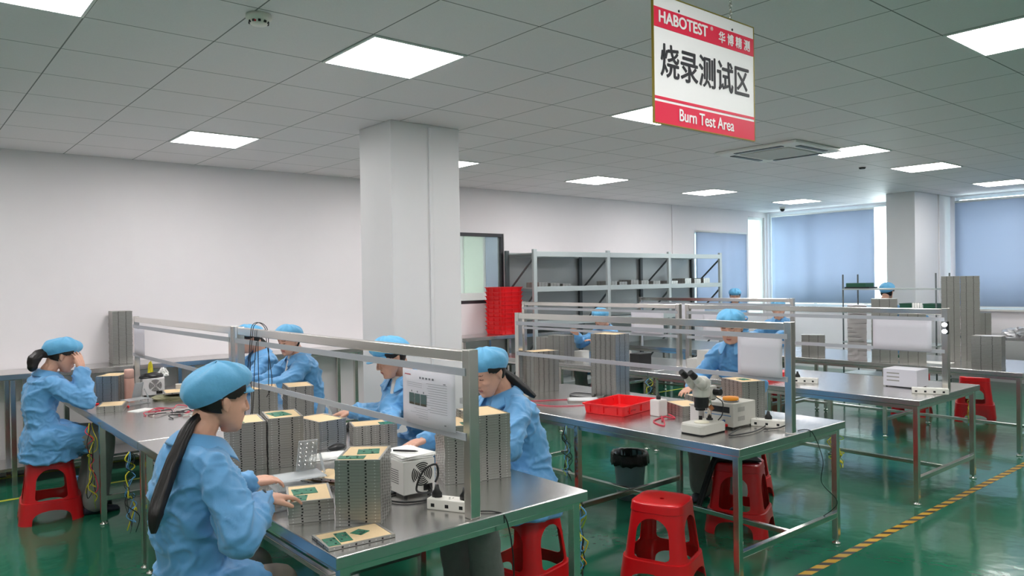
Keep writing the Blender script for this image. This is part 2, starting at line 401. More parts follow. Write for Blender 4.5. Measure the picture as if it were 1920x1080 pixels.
b = MB(mat('red_led', (210, 40, 50), .4)); b.ball((-.03, -.03, -.038), .006, sub=1); b.build('indicator', t)
t = tag(empty('security_camera', (11.9, 3.4, H)), 'tiny dark dome camera on the ceiling above the middle blind', 'camera')
b = MB(WHITEP); b.lathe([(0, 0), (.05, 0), (.05, -.03), (0, -.03)]); b.build('mount', t); b = MB(BLACK); b.ball((0, 0, -.045), .042, sc=(1, 1, .9)); b.build('dome', t, smooth=True)
t = MB(BLACK); t.lathe([(0, 0), (.04, 0), (.03, -.02), (0, -.02)], (8.13, .16, H)); tag(t.build('ceiling_sprinkler'), 'tiny dark sprinkler cap on the ceiling between two light panels', 'sprinkler')

# ------------------------------------------------------------------ hanging sign
SY = -2.2; SX0 = 1.463; SX1 = 2.123; SZ0 = 2.285; SZ1 = 2.765
SG_W = mat('sign_white', (250, 248, 248), .35); SG_R = mat('sign_red', (232, 36, 74), .4); SG_E = mat('sign_gold_edge', (150, 130, 40), .4, .4); SG_K = mat('sign_black', (40, 38, 44), .5)
t = tag(empty('hanging_sign', (SX0, SY, SZ0)), 'white and red rectangular sign reading Burn Test Area hanging on chains', 'sign')
W_ = SX1 - SX0; H_ = SZ1 - SZ0
b = MB(SG_W); b.box((0, 0, 0), (W_, .006, H_)); b.build('board', t)
b = MB(SG_E); e = .004; b.box((-e, -.002, -e), (W_ + e, .0075, 0)); b.box((-e, -.002, H_), (W_ + e, .0075, H_ + e)); b.box((-e, -.002, 0), (0, .0075, H_)); b.box((W_, -.002, 0), (W_ + e, .0075, H_)); b.build('edge_strip', t)
def band(z0, z1): b = MB(SG_R); b.box((0, -.0015, z0), (W_, 0, z1)); return b.build('red_band', t)
band(0, H_ * .165); band(H_ * .185, H_ * .207); band(H_ * .745, H_ * .90)
def text(body, size, x, z, mt, par, name, wide=1.0, depth=.0008, bold=0.0, y=-.0025, track=1.0, align='CENTER', rot=(R(90), 0, 0)):
    cu = bpy.data.curves.new(name, 'FONT'); cu.body = body; cu.size = size; cu.align_x = align; cu.align_y = 'CENTER'; cu.extrude = depth; cu.space_character = track
    cu.materials.append(mt); q = bpy.data.objects.new('t', cu); me = evaluated(q); bpy.data.objects.remove(q)
    bm = bmesh.new(); sh = [(0, 0)] if not bold else [(0, 0), (bold, 0), (-bold, 0), (0, bold * .7), (0, -bold * .7)]
    for dx, dy in sh:
        k = len(bm.verts); bm.from_mesh(me); bm.verts.ensure_lookup_table()
        for v in bm.verts[k:]: v.co.x += dx; v.co.y += dy; v.co.z += (dx + 2 * dy) * .02
    bm.to_mesh(me); bm.free(); me.name = name
    o = bpy.data.objects.new(name, me); col.objects.link(o)
    o.parent = par; o.location = (x, y, z); o.rotation_euler = rot; o.scale = (wide, 1, 1)
    return o
text('HABOTEST', .062, W_ * .27, H_ * .825, SG_W, t, 'company_lettering', 1.0, bold=.0018, y=-.003)
text('®', .022, W_ * .545, H_ * .865, SG_W, t, 'company_lettering', y=-.003)
text('华 博 精 测', .049, W_ * .785, H_ * .815, SG_W, t, 'chinese_company_lettering', .95, bold=.0012, y=-.003)
text('烧录测试区', .135, W_ * .5, H_ * .475, SG_K, t, 'chinese_area_lettering', .88, bold=.002, y=-.002)
text('Burn Test Area', .066, W_ * .49, H_ * .085, SG_W, t, 'english_area_lettering', .88, bold=.001, y=-.003)
for hx in (W_ * .23, W_ * .765):
    b = MB(BLACK); b.bar((hx, -.002, H_ - .038), (hx, -.0002, H_ - .038), .005, n=12); b.build('screw_hole', t)
    c = MB(CHROME); z = H_ + .004
    c.tube([(hx, .006, z - .03), (hx + .008, .006, z - .01), (hx, .006, z + .012)], .0022, n=6)
    top = H - SZ0; k = 0
    while z < top - .004:
        ax = V((1, 0, 0)) if k % 2 == 0 else V((0, 1, 0))
        pts = [V((hx, .006, z + .011)) + ax * (.0055 * math.cos(a)) + V((0, 0, .0105 * math.sin(a))) for a in [2 * math.pi * q / 10 for q in range(11)]]
        c.tube(pts, .0018, n=5); z += .0165; k += 1
    c.build('hanging_chain', t, smooth=True)

# ------------------------------------------------------------------ benches
T = 0.78
def bench(name, x0, x1, y0, y1, ytop, legs_y, lab, posts=None, legless=()):
    root = tag(empty(name, (x0, y0, 0)), lab, 'workbench', 'stainless steel workbenches')
    W = x1 - x0; L = y1 - y0
    b = MB(STEEL); b.box((0, 0, T - .045), (W, L, T)); b.build('tabletop', root, bevel=.004)
    for ly in legs_y:
        for lx in (.045, W - .045):
            b = MB(CHROME); b.box((lx - .019, ly - y0 - .019, .03), (lx + .019, ly - y0 + .019, T - .045)); lg = b.build('leg', root, bevel=.003)
            f = MB(CHROME); f.lathe([(0, 0), (.026, 0), (.027, .01), (.012, .016), (.012, .032), (0, .032)], (lx, ly - y0, 0), n=16); f.build('foot', lg, smooth=True)
        b = MB(CHROME); b.box((.064, ly - y0 - .016, .17), (W - .064, ly - y0 + .016, .205)); b.build('crossbar', root, bevel=.003)
    for a, c in zip(legs_y, legs_y[1:]):
        b = MB(CHROME); b.box((W / 2 - .016, a - y0 + .016, .172), (W / 2 + .016, c - y0 - .016, .203)); b.build('stretcher', root, bevel=.003)
    b = MB(CHROME); b.box((.045, .03, T - .075), (W - .045, .06, T - .045)); b.box((.03, .045, T - .075), (.06, L - .045, T - .045)); b.box((W - .06, .045, T - .075), (W - .03, L - .045, T - .045)); b.build('apron_rail', root)
    if posts:
        for (pa, pb) in posts:
            X = W / 2
            for py in (pa, pb):
                b = MB(CHROME); b.box((X - .023, py - y0 - .023, T), (X + .023, py - y0 + .023, 1.436)); b.build('post', root, bevel=.003)
            b = MB(CHROME); b.box((X - .021, pa - y0 + .023, 1.386), (X + .021, pb - y0 - .023, 1.431)); b.build('top_rail', root, bevel=.003)
            for zc in (1.349, 1.097):
                b = MB(STRIP); b.box((X - .027, pa - y0 + .0, zc - .015), (X - .0235, pb - y0 - .0, zc + .015)); b.build('label_rail', root, bevel=.001)
    return root
Y0 = -1.69
bench('steel_workbench', .40, 1.60, Y0, .86, None, (-1.645, -.42, .80), 'nearest steel workbench with stacked metal trays at the lower left of the photo', [(-1.65, .81)])
bench('steel_workbench', .40, 1.60, .865, 3.42, None, (.92, 2.03, 3.37), 'steel workbench continuing the nearest one towards the back wall, pink bottle on it', [(.93, 3.36)])
bench('steel_workbench', 2.755, 3.925, Y0, .86, None, (-1.645, -.42, .80), 'steel workbench in the middle with a microscope and red tray on it', [(-1.65, .81)])
bench('steel_workbench', 5.05, 6.235, Y0, .86, None, (-1.645, -.42, .80), 'steel workbench third from the left with a white box near its end', [(-1.65, .81)])
bench('steel_workbench', 5.05, 6.235, .865, 3.42, None, (.92, 2.15, 3.37), 'rear steel workbench in front of the metal rack, worker leaning over it', [(.93, 3.40)])
bench('steel_workbench', 7.30, 8.48, Y0, .86, None, (-1.645, -.42, .80), 'steel workbench at the right edge carrying the tallest tray stacks')
bench('steel_workbench', 7.30, 8.48, .865, 3.42, None, (.92, 2.15, 3.37), 'farthest steel workbench with a rail frame, below the middle blue blind', [(.93, 3.36)])

def wall_bench(x0, x1, y0, zt, legs, lab):
    root = tag(empty('wall_bench', (x0, y0, 0)), lab, 'bench', 'steel benches against the back wall')
    W = x1 - x0; D = YB - .01 - y0
    b = MB(STEEL); b.box((0, 0, zt - .05), (W, D, zt)); b.build('tabletop', root, bevel=.004)
    for lx in legs:
        for ly in (.03, D - .03):
            b = MB(CHROME); b.box((lx - x0 - .02, ly - .02, 0), (lx - x0 + .02, ly + .02, zt - .05)); b.build('leg', root, bevel=.003)
    b = MB(STEEL); b.box((0, .02, .13), (W, D - .02, .155)); b.build('lower_shelf', root)
    return root
wall_bench(-2.2, 3.96, 3.72, .965, (-2.15, -1.0, .105, .245, 1.6, 3.39, 3.9), 'long steel bench along the back wall at the left with a tray stack')
wall_bench(4.88, 6.9, 3.72, .985, (4.92, 5.67, 6.85), 'short steel bench below the internal window holding the red crates')
b = MB(STEEL, REDC); b.box((5.35, 3.6, .60), (6.6, 3.7, .63)); 
tag(b.build('narrow_shelf'), 'narrow steel shelf below the red crates bench', 'shelf')

# ------------------------------------------------------------------ metal rack
t = tag(empty('storage_rack', (5.99, 3.58, 0)), 'tall grey metal storage rack with shelves against the back wall', 'rack')
RX = (0, 1.44, 2.85, 4.22); RD = .58
for i, x in enumerate(RX):
    for y in (0, RD):
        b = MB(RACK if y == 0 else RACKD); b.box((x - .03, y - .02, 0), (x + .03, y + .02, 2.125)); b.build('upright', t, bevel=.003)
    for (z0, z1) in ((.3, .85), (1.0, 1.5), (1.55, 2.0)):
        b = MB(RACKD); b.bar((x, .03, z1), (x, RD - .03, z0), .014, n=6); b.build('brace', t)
for z in (.25, 1.12, 1.585, 2.06):
    for x0, x1 in zip(RX, RX[1:]):
        b = MB(RACK); b.box((x0 + .03, -.02, z - .035), (x1 - .03, .012, z + .035)); b.box((x0 + .03, RD - .012, z - .03), (x1 - .03, RD + .02, z + .03))
        b.box((x0 + .02, .012, z + .005), (x1 - .02, RD - .012, z + .02)); b.build('shelf', t, bevel=.002)
b = MB(mat('rack_back_panel', (176, 178, 178), .4, .3)); b.box((0.03, RD + .021, .2), (4.2, RD + .027, 2.1)); b.build('back_panel', t)

# ------------------------------------------------------------------ aluminium trays
TW, TL, TH = .172, .25, .012
def tray_mesh(hi=True):
    b = MB(ALU, SLOT, RIVET, ALUE)
    t = .009; w, l = TW, TL; h = TH - .0007
    b.box((0, 0, 0), (w, t, h)); b.box((0, l - t, 0), (w, l, h)); b.box((0, t, 0), (t, l - t, h)); b.box((w - t, t, 0), (w, l - t, h)); b.box((t, t, .001), (w - t, l - t, .003))
    b.box((.0005, .0005, -.0006), (w - .0005, l - .0005, 0.0), 1)
    for s, q, fr, ax in ((0, 0, (.30, .68), 0), (0, l, (.30, .68), 0), (0, 0, (.2, .4, .6, .8), 1), (w, 0, (.2, .4, .6, .8), 1)):
        for f in fr:
            if ax == 0: x = w * f; b.box((x - .0035, q - .0004, .0026), (x + .0035, q + .0004, .0086), 1)
            else: y = l * f; b.box((s - .0004, y - .0035, .0026), (s + .0004, y + .0035, .0086), 1)
    for f in (.1, .88):
        x = w * f; b.box((x - .0022, -.0008, .0042), (x + .0022, 0, .0078), 2); b.box((x - .0022, l, .0042), (x + .0022, l + .0008, .0078), 2)
    for f in (.08, .3, .5, .7, .92):
        y = l * f; b.box((-.0008, y - .0022, .0042), (0, y + .0022, .0078), 2); b.box((w, y - .0022, .0042), (w + .0008, y + .0022, .0078), 2)
    return b.mesh('metal_tray')
TRAY = tray_mesh()
def foam_mesh():
    b = MB(FOAM); b.box((.0095, .0095, .0031), (TW - .0095, TL - .0095, .0098)); return b.mesh('tray_liner')
FOAMM = foam_mesh()
PCBN = [0]
def board(tr, cx, cy, w, l, rz, label):
    b = MB(PCB, PCBD, CHROME); b.box((-w / 2, -l / 2, 0), (w / 2, l / 2, .0015))
    rr = random.Random(PCBN[0]); PCBN[0] += 1
    for k in range(9):
        x = rr.uniform(-w * .4, w * .4); y = rr.uniform(-l * .4, l * .4); s = rr.uniform(.002, .005); b.box((x - s, y - s * .7, .0015), (x + s, y + s * .7, .003), 1 if k % 3 else 2)
    o = b.build('circuit_board')
    a = tr.rotation_euler.z
    o.location = (tr.location.x + math.cos(a) * cx - math.sin(a) * cy, tr.location.y + math.sin(a) * cx + math.cos(a) * cy, tr.location.z + .0101)
    o.rotation_euler = (0, 0, a + rz); tag(o, label, 'circuit board', 'green circuit boards'); return o
def tray(loc, rz, label, group, top=None, jx=0.0):
    o = bpy.data.objects.new('metal_tray', TRAY); col.objects.link(o); o.location = loc; o.rotation_euler = (0, 0, rz)
    tag(o, label, 'tray', group)
    if top is not None:
        label = label.replace('top tray, beige foam inside, of ', '')
        f = bpy.data.objects.new('tray_liner', FOAMM); col.objects.link(f); f.parent = o
        for k, (cx, cy, w, l, r) in enumerate(top): board(o, cx, cy, w, l, R(r), ('nearer circuit board on ', 'farther circuit board on ')[k] + label)
    return o
FV = []; FF = []; FM = []
def stack(x, y, ang, n, base=T, desc='', group='', top=(), far=False, jit=.0015):
    rr = random.Random(int(x * 1000) + int(y * 77))
    a = R(ang)
    for k in range(n):
        z = base + .0008 + k * TH
        dx = rr.uniform(-jit, jit); dy = rr.uniform(-jit, jit); da = R(rr.uniform(-.5, .5))
        if far:
            M = Matrix.Translation((x + dx, y + dy, z)) @ Matrix.Rotation(a + da, 4, 'Z')
            n0 = len(FV); FV.extend(tuple(M @ v.co) for v in FARMESH.vertices)
            for p in FARMESH.polygons: FF.append(tuple(i + n0 for i in p.vertices)); FM.append(p.material_index)
        elif k == n - 1: tray((x + dx, y + dy, z), a + da, 'top tray, beige foam inside, of ' + desc, group, top)
        elif k == 0: tray((x + dx, y + dy, z), a + da, 'bottom tray of ' + desc, group)
        else: tray((x + dx, y + dy, z), a + da, 'inner tray of ' + desc, group)
def far_mesh():
    b = MB(ALU, SLOT, RIVET, ALUE)
    b.box((0, 0, 0), (TW, TL, TH - .0012)); b.box((.001, .001, -.001), (TW - .001, TL - .001, 0), 1)
    for f in (.3, .68):
        x = TW * f; b.box((x - .004, -.0005, .003), (x + .004, 0, .008), 1); y = TL * f; b.box((-.0005, y - .004, .003), (0, y + .004, .008), 1)
    return b.mesh('far_tray')
FARMESH = far_mesh()
tw = TW
stack(.548, -1.389, -40, 21, desc='the tall stack beside the white paper pile', group='trays in the tall front stack', top=[(.055, .05, .10, .05, 0), (.10, .15, .085, .085, 8)])
stack(.425, -1.242, -22, 7, desc='the low stack under the near woman\'s hand', group='trays in the low stack under the hand', top=[(.045, .055, .06, .075, -8), (.07, .15, .095, .085, 5)])
stack(.54, -.293, -13, 20, desc='the stack at the near woman\'s face', group='trays in the stack by the face', top=[(.04, .08, .05, .12, 10)])
stack(.712, -.345, -14, 21, desc='the stack beside the one at her face', group='trays in the right twin stack', top=[(.07, .13, .09, .13, 14)])
stack(1.09, -.125, 5, 13, desc='the stack with bare foam beyond the clear box', group='trays in the bare foam stack', top=[])
def stack_long(x, y, ang, n, **k):      # long side facing the front edge
    a = R(ang); ox = x + math.cos(a) * TL; oy = y + math.sin(a) * TL
    stack(ox, oy, ang + 90, n, **k)
stack_long(1.285, -.150, -20, 9, desc='the low wide stack before the peaked cap worker', group='trays in the low wide stack', top=[(.05, .05, .08, .09, 0)])
stack(1.19, -1.19, -24, 22, desc='the stack left of the front rail post', group='trays in the stack left of the front post', top=[(.12, .06, .06, .06, 0)])
stack(1.335, -1.37 + .13, -14, 25, desc='the stack right of the front rail post', group='trays in the stack right of the front post', top=[])
stack(1.145, 1.02, -20, 18, desc='the far stack left of the hanging black cables', group='trays in the far stack by the cables', top=[])
stack(1.335, .86, -15, 19, desc='the far stack in front of the short-haired worker', group='trays in the far stack before the worker', top=[])
stack_long(3.335, .62, -9, 28, desc='the stack at the far left post, middle workbench', group='trays in the left stack of the middle bench', top=[])
stack(3.61, -.03, 4, 41, desc='the tallest stack behind the red tray', group='trays in the tallest middle bench stack', top=[])
stack(3.53, -1.20, -24, 20, desc='the stack behind the power supply beside the microscope', group='trays in the stack behind the power supply', top=[(.09, .12, .06, .08, 0)])
stack(3.60, -.86, -20, 7, desc='the low stack left of the power supply stack', group='trays in the low stack by the power supply', top=[])
stack(3.30, -.90, -24, 6, desc='the low stack left of the microscope', group='trays in the low stack by the microscope', top=[])
stack(.56, 2.80, -33, 17, desc='the stack before the woman holding her head', group='trays in the stack at the far left', top=[])
stack(.44, 2.17, -20, 4, desc='the low stack near the far left table edge', group='trays in the low stack at the far left', top=[])
tr = tray((.409, -1.449, T + .0012), 0, 'single open tray with green circuit boards on the front corner of the workbench', None, top=[])
# the single tray lies with its long side along the front edge
tr.location = (.655, -1.645, T + .0012); tr.rotation_euler = (0, 0, R(84))
board(tr, .06, .218, .085, .045, R(-4), 'leftmost of three circuit boards on the single open tray'); board(tr, .085, .165, .10, .045, R(-6), 'middle circuit board of three on the single open tray'); board(tr, .10, .095, .05, .05, R(30), 'tilted circuit board at the right on the single open tray')
# spare loose trays lying askew behind it
for k, (x, y, a) in enumerate(((.80, -.93, 18), (.83, -.96, 26))):
    tray((x, y, T + .001 + k * .026), R(a), ('lower', 'upper')[k] + ' of two loose foam-lined trays behind the low stack under the hand', 'loose trays beside the tall front stack', [])
# far trays: one object
FS = [(.93, 3.93, -4, 42, .966), (7.36, -1.50, 6, 27, T), (7.936, -.76, -70, 75, T), (7.997, -.928, -70, 75, T), (7.35 + .102, -.285 - .228, 24, 56, T), (7.46 + .102, -.525 - .228, 24, 47, T), (7.34 + .121, .51 - .219, 29, 21, T), (11.66 + .081, .22 - .236, 19, 29, T),
      (6.10, 3.62, 2, 6, 1.606), (6.32, 3.62, 0, 5, 1.606), (6.55, 3.62, 3, 4, 1.606), (7.5, 3.62, 2, 6, 1.606), (7.72, 3.62, 0, 5, 1.606), (7.98, 3.62, 0, 7, 1.606), (8.22, 3.62, 0, 6, 1.606), (8.5, 3.62, 0, 5, 1.606), (8.95, 3.62, 3, 5, 1.606), (9.3, 3.62, 3, 8, 1.606), (9.55, 3.62, 0, 7, 1.606), (9.8, 3.62, 0, 8, 1.606),
      (5.35, 2.6, 0, 20, T), (5.2, 2.2, 5, 24, T)]
for (x, y, a, n, bz) in FS: stack(x, y, a, n, bz, far=True)
me = bpy.data.meshes.new('far_metal_trays'); me.from_pydata(FV, [], FF); me.polygons.foreach_set('material_index', FM)
for k in (ALU, SLOT, RIVET, ALUE): me.materials.append(k)
o = bpy.data.objects.new('far_metal_trays', me); col.objects.link(o)
tag(o, 'stacked aluminium trays on the far benches, the rack and the back wall bench', 'trays', None, 'stuff')

# clear wrapped bundles
for k in range(12):
    b = MB(WRAP); rr = random.Random(k)
    b.box((0, 0, 0), (.19, .26, .047)); bmesh.ops.subdivide_edges(b.bm, edges=b.bm.edges[:], cuts=4, use_grid_fill=True)
    for v in b.bm.verts: v.co += noise.noise_vector(v.co * 22 + V((k, 0, 0))) * .006
    q = b.build('wrapped_tray_bundle'); q.location = (7.36, -.02, T + .002 + k * .05); q.rotation_euler = (0, 0, R(-64))
    i = MB(ALU); i.box((.012, .012, .008), (.178, .248, .04)); i.build('wrapped_trays', q)
    tag(q, 'topmost film-wrapped tray bundle of the glossy stack on the far right bench' if k == 11 else 'film-wrapped tray bundle below the top of the glossy stack, far right bench', 'bundle', 'film-wrapped tray bundles')

# ------------------------------------------------------------------ red crates
def crate(loc, w, l, h, rz, label, group=None, flare=.012):
    o = tag(empty('red_crate', loc, rz), label, 'crate', group)
    b = MB(REDC); t = .004
    def ring(z, e, inner=0):
        x0 = -w / 2 - e + inner; x1 = w / 2 + e - inner; y0 = -l / 2 - e + inner; y1 = l / 2 + e - inner; c = .012
        return [V(p) for p in ((x0 + c, y0, z), (x1 - c, y0, z), (x1, y0 + c, z), (x1, y1 - c, z), (x1 - c, y1, z), (x0 + c, y1, z), (x0, y1 - c, z), (x0, y0 + c, z))]
    b.loft([ring(0, -flare), ring(h * .84, -.001), ring(h * .85, .007), ring(h, .009), ring(h, -t), ring(t, -flare - t)])
    for f in (-.33, 0, .33):
        b.box((w * f - .004, -l / 2 - .0035, .012), (w * f + .004, -l / 2 + flare, h * .85)); b.box((w * f - .004, l / 2 - flare, .012), (w * f + .004, l / 2 + .0035, h * .85))
        b.box((-w / 2 - .0035, l * f - .004, .012), (-w / 2 + flare, l * f + .004, h * .85)); b.box((w / 2 - flare, l * f - .004, .012), (w / 2 + .0035, l * f + .004, h * .85))
    b.build('crate_body', o, bevel=.0015)
    return o
c1 = crate((3.22, -.43, T + .001), .46, .33, .07, R(10), 'shallow red plastic tray box on the middle workbench', None, .01)
b = MB(mat('dark_red_print', (132, 10, 16), .5))
for k in range(7):
    x = -.17 + k * .016; b.box((x, -.1608, .026), (x + .004, -.1592, .042)); b.box((x, -.1608, .038 - .006 * (k % 3)), (x + .012, -.1592, .042 - .006 * (k % 3)))
b.build('faded_print', c1)
for k in range(3):
    b = MB(ALUE); b.lathe([(0, 0), (.035, 0), (.038, .006), (0, .008)], n=14); q = b.build('small_metal_lid', smooth=False); q.location = (3.27 + .035 * k, -.42 - .02 * k, T + .006 + .0085 * k * 0 + (.009 if k == 2 else 0)); tag(q, 'small grey metal disc lying inside the shallow red tray box', 'lid', 'metal discs in the red tray')
for k in range(11):
    crate((5.755, 3.95, .987 + k * .0565), .37 + (.004 if k % 2 else 0), .36, .064 if k < 10 else .07, R(0), 'topmost red crate of the tall pile by the internal window' if k == 10 else ('bottom red crate of the tall pile by the internal window' if k == 0 else 'red crate inside the tall pile by the internal window'), 'nested red crates', .014)

# ------------------------------------------------------------------ stools
def stool_bm(h=.46, st=.145, sb=.205):
    b = MB(RED)
    def s_at(z): 
        k = 1 - z / h; return st + (sb - st) * k + (.010 if z < .153 else 0) + (.004 if z > h - .05 else 0)
    rows = [0, .02, .04, .055, .07, .08, .087, .093, .10, .12, .14, .152, .154, .16, .165, .175, .19, .22, .26, .30, .325, .345, .36, .37, .377, .383, .39, .405, h - .052, h - .049, h - .02, h - .006]
    def hole(z):
        if z <= .0935: return .60 * math.sqrt(max(0, 1 - (z / .0935) ** 4))
        if .165 <= z <= .383:
            if z > .30: u = (z - .30) / (.383 - .30); return .58 * math.sqrt(max(0, 1 - u * u))
            if z < .19: u = (.19 - z) / .025; return .58 * (.75 + .25 * math.sqrt(max(0, 1 - u * u)))
            return .58
        return 0
    nse = 4.2
    def P(side, t, z, off=0):
        a = math.atan(t); c, s = math.cos(a), math.sin(a)
        r = 1 / ((abs(c) ** nse + abs(s) ** nse) ** (1 / nse)); q = s_at(z) + off
        x, y = c * r * q, s * r * q; th = side * math.pi / 2
        return V((x * math.cos(th) - y * math.sin(th), x * math.sin(th) + y * math.cos(th), z))
    K = 7
    for side in range(4):
        grid = []
        for z in rows:
            hh = hole(z)
            ts = [-1 + (1 - hh) * k / K for k in range(K + 1)] + [hh + (1 - hh) * k / K for k in range(K + 1)]
            grid.append([b.bm.verts.new(P(side, t, z)) for t in ts])
        for r in range(len(rows) - 1):
            z0, z1 = rows[r], rows[r + 1]; zm = (z0 + z1) / 2
            openm = (zm < .0935) or (.165 < zm < .383)
            for k in range(2 * K + 1):
                if k == K and (openm): continue
                q = [grid[r][k], grid[r][k + 1], grid[r + 1][k + 1], grid[r + 1][k]]
                try:
                    b.bm.faces.new(q)
                except ValueError: pass
    bmesh.ops.remove_doubles(b.bm, verts=b.bm.verts, dist=.0008)
    return b
def stool_mesh():
    b = stool_bm(); me = b.mesh('stool_legs'); return me
STL = stool_mesh()
def seat_mesh():
    b = MB(RED); h = .46; n = 40; rings = []
    for (q, z) in ((.151, h - .022), (.1515, h - .012), (.147, h - .004), (.138, h), (.10, h - .002), (.05, h - .004), (.012, h - .004)):
        ring = []
        for i in range(n):
            a = 2 * math.pi * i / n + math.pi / 4 / 10; c, s = math.cos(a), math.sin(a); e = 4.2 if q > .1 else 3
            r = q / ((abs(c) ** e + abs(s) ** e) ** (1 / e)); ring.append(V((c * r, s * r, z)))
        rings.append(ring)
    b.loft(rings, cap=False); return b.mesh('stool_seat')
STS = seat_mesh()
for me in (STL, STS):
    for p in me.polygons: p.use_smooth = True
def stool(x, y, rz, label, z=0):
    t = tag(empty('plastic_stool', (x, y, z), R(rz)), label, 'stool', 'red plastic stools')
    for nm, me in (('leg_frame', STL), ('seat', STS)):
        o = bpy.data.objects.new(nm, me); col.objects.link(o); o.parent = t
        k = o.modifiers.new('solid', 'SOLIDIFY'); k.thickness = .004; k.offset = -1
        k = o.modifiers.new('edge', 'EDGE_SPLIT'); k.split_angle = R(50)
    return t
stool(2.62, -1.27, 19, 'empty red plastic stool standing at the front beside the middle workbench')
stool(.19, 2.52, -6, 'red plastic stool under the woman holding her head at the far left')
stool(.09, -1.12, 4, 'red plastic stool under the nearest woman with the long ponytail')
stool(1.96, -.86, 12, 'red plastic stool under the ponytailed worker right of the front rail post')
stool(1.98, .28, 0, 'red plastic stool under the worker in a peaked cap')
stool(2.02, 2.3, 0, 'red plastic stool under the short-haired worker')
stool(1.98, 3.05, 0, 'red plastic stool under the worker hidden by the steel double post')
stool(3.70, -1.06, 22, 'red plastic stool pushed under the middle workbench, dark jacket on its side')
stool(4.38, -.62, 5, 'red plastic stool under the woman behind the microscope')
stool(6.62, 2.9, 0, 'red plastic stool under the worker in front of the metal rack')
stool(8.88, 1.75, 0, 'red plastic stool under the worker below the middle blind')
stool(8.98, -.72, 20, 'topmost red stool of the far pair by the right bench', .055)
stool(8.98, -.72, 20, 'lower red stool of the far pair by the right bench')
stool(8.9, -.05, 10, 'red plastic stool left of the far pair behind the right bench')

# ------------------------------------------------------------------ instruments
def psu(name, M, w, d, h, label, m1=PSUW, fan=True, front=False, cat='power supply'):
    t = empty(name); t.matrix_world = M; tag(t, label, cat)
    b = MB(m1); b.box((0, 0, .012), (w, d, h)); b.build('casing', t, bevel=.004)
    b = MB(BLACK)
    for x in (.02, w - .02):
        for y in (.02, d - .02): b.bar((x, y, 0), (x, y, .0125), .008, n=10)
    b.build('rubber_feet', t)
    if fan:
        b = MB(BLACK); cx = w * .58; cz = h * .6; rr = min(w, h) * .31
        for r0 in [rr * q for q in (.28, .46, .64, .82, 1.0)]:
            for q in range(4):
                a0 = R(90 * q + 8 + 45); a1 = R(90 * q + 82 + 45); N = 8
                for i in range(N):
                    u0 = a0 + (a1 - a0) * i / N; u1 = a0 + (a1 - a0) * (i + 1) / N; e = rr * .05
                    P = [(cx + math.cos(u) * r, -.0012, cz + math.sin(u) * r) for u, r in ((u0, r0 - e), (u1, r0 - e), (u1, r0 + e), (u0, r0 + e))]
                    b.quad(P)
        b.ball((cx, -.001, cz), rr * .1, sub=1, sc=(1, .1, 1)); b.build('fan_grille', t, solid=.001)
        b = MB(BLACK); b.box((w * .62, -.006, h * .13), (w * .9, 0, h * .3)); b.build('power_inlet', t, bevel=.002)
        b = MB(BLACK)
        for q in range(7): b.box((-.0008, d * .2, h * (.35 + .06 * q)), (0, d * .5, h * (.365 + .06 * q)))
        b.build('side_vents', t)
    if front:
        b = MB(BLACK); b.box((-.0015, d * .12, h * .62), (0, d * .9, h * .86)); b.build('display_window', t, bevel=.001)
        b = MB(mat('blue_print', (70, 120, 170), .5)); b.box((-.001, d * .08, h * .5), (0, d * .95, h * .53)); b.build('blue_stripe', t)
        b = MB(REDC, BLACK, mat('blue_terminal', (50, 90, 150), .4)); b.bar((-.016, d * .22, h * .14), (0, d * .22, h * .14), .009, 0, 12); b.bar((-.016, d * .4, h * .14), (0, d * .4, h * .14), .009, 1, 12); b.bar((-.012, d * .3, h * .3), (0, d * .3, h * .3), .008, 2, 12); b.build('terminal_knobs', t)
        b = MB(GREYP)
        for q in range(4): b.bar((-.012, d * (.5 + .12 * q), h * .24), (0, d * (.5 + .12 * q), h * .24), .007, 0, 12)
        b.build('dial_knobs', t)
        b = MB(mat('vent_grey', (150, 148, 144), .6))
        for zz in (.3, .66):
            for q in range(8): b.box((w * .2, -.0008, h * (zz + .022 * q)), (w * .5, 0, h * (zz + .022 * q + .01)))
        b.build('side_vents', t)
    return t
psu('power_supply', Matrix.Translation((.935, -1.25, T)) @ Matrix.Rotation(R(-3), 4, 'Z'), .155, .22, .155, 'grey white power supply box with round fan grille and paper on top', PSUW)
psu('power_supply', Matrix.Translation((.905, 2.80, T)) @ Matrix.Rotation(R(-14), 4, 'Z'), .17, .23, .15, 'white fan-grilled power supply box beside the pink bottle', mat('white_casing', (222, 220, 222), .4))
psu('bench_power_supply', Matrix.Translation((3.185, -1.365, T)) @ Matrix.Rotation(R(0), 4, 'Z'), .24, .215, .155, 'grey bench power supply with black display beside the microscope', mat('warm_grey_casing', (188, 186, 178), .45), False, True)
psu('power_supply', Matrix.Translation((5.40, .36, T)) @ Matrix.Rotation(R(-10), 4, 'Z'), .15, .2, .21, 'grey white power supply box right of the tallest middle stack', PSUW)
t = tag(empty('white_instrument_box', (5.625, -1.44, T)), 'white ventilated metal box near the front end of the third workbench', 'instrument')
b = MB(mat('white_casing2', (212, 210, 218), .4)); b.box((0, 0, .008), (.22, .27, .15)); b.build('casing', t, bevel=.004)
b = MB(mat('vent_grey', (150, 148, 144), .6))
for q in range(3): b.box((-.001, .14, .05 + .03 * q), (0, .24, .06 + .03 * q))
b.build('side_vents', t)
b = MB(BLACK)
for x in (.02, .2):
    for y in (.02, .25): b.bar((x, y, 0), (x, y, .009), .008, n=8)
b.build('rubber_feet', t)

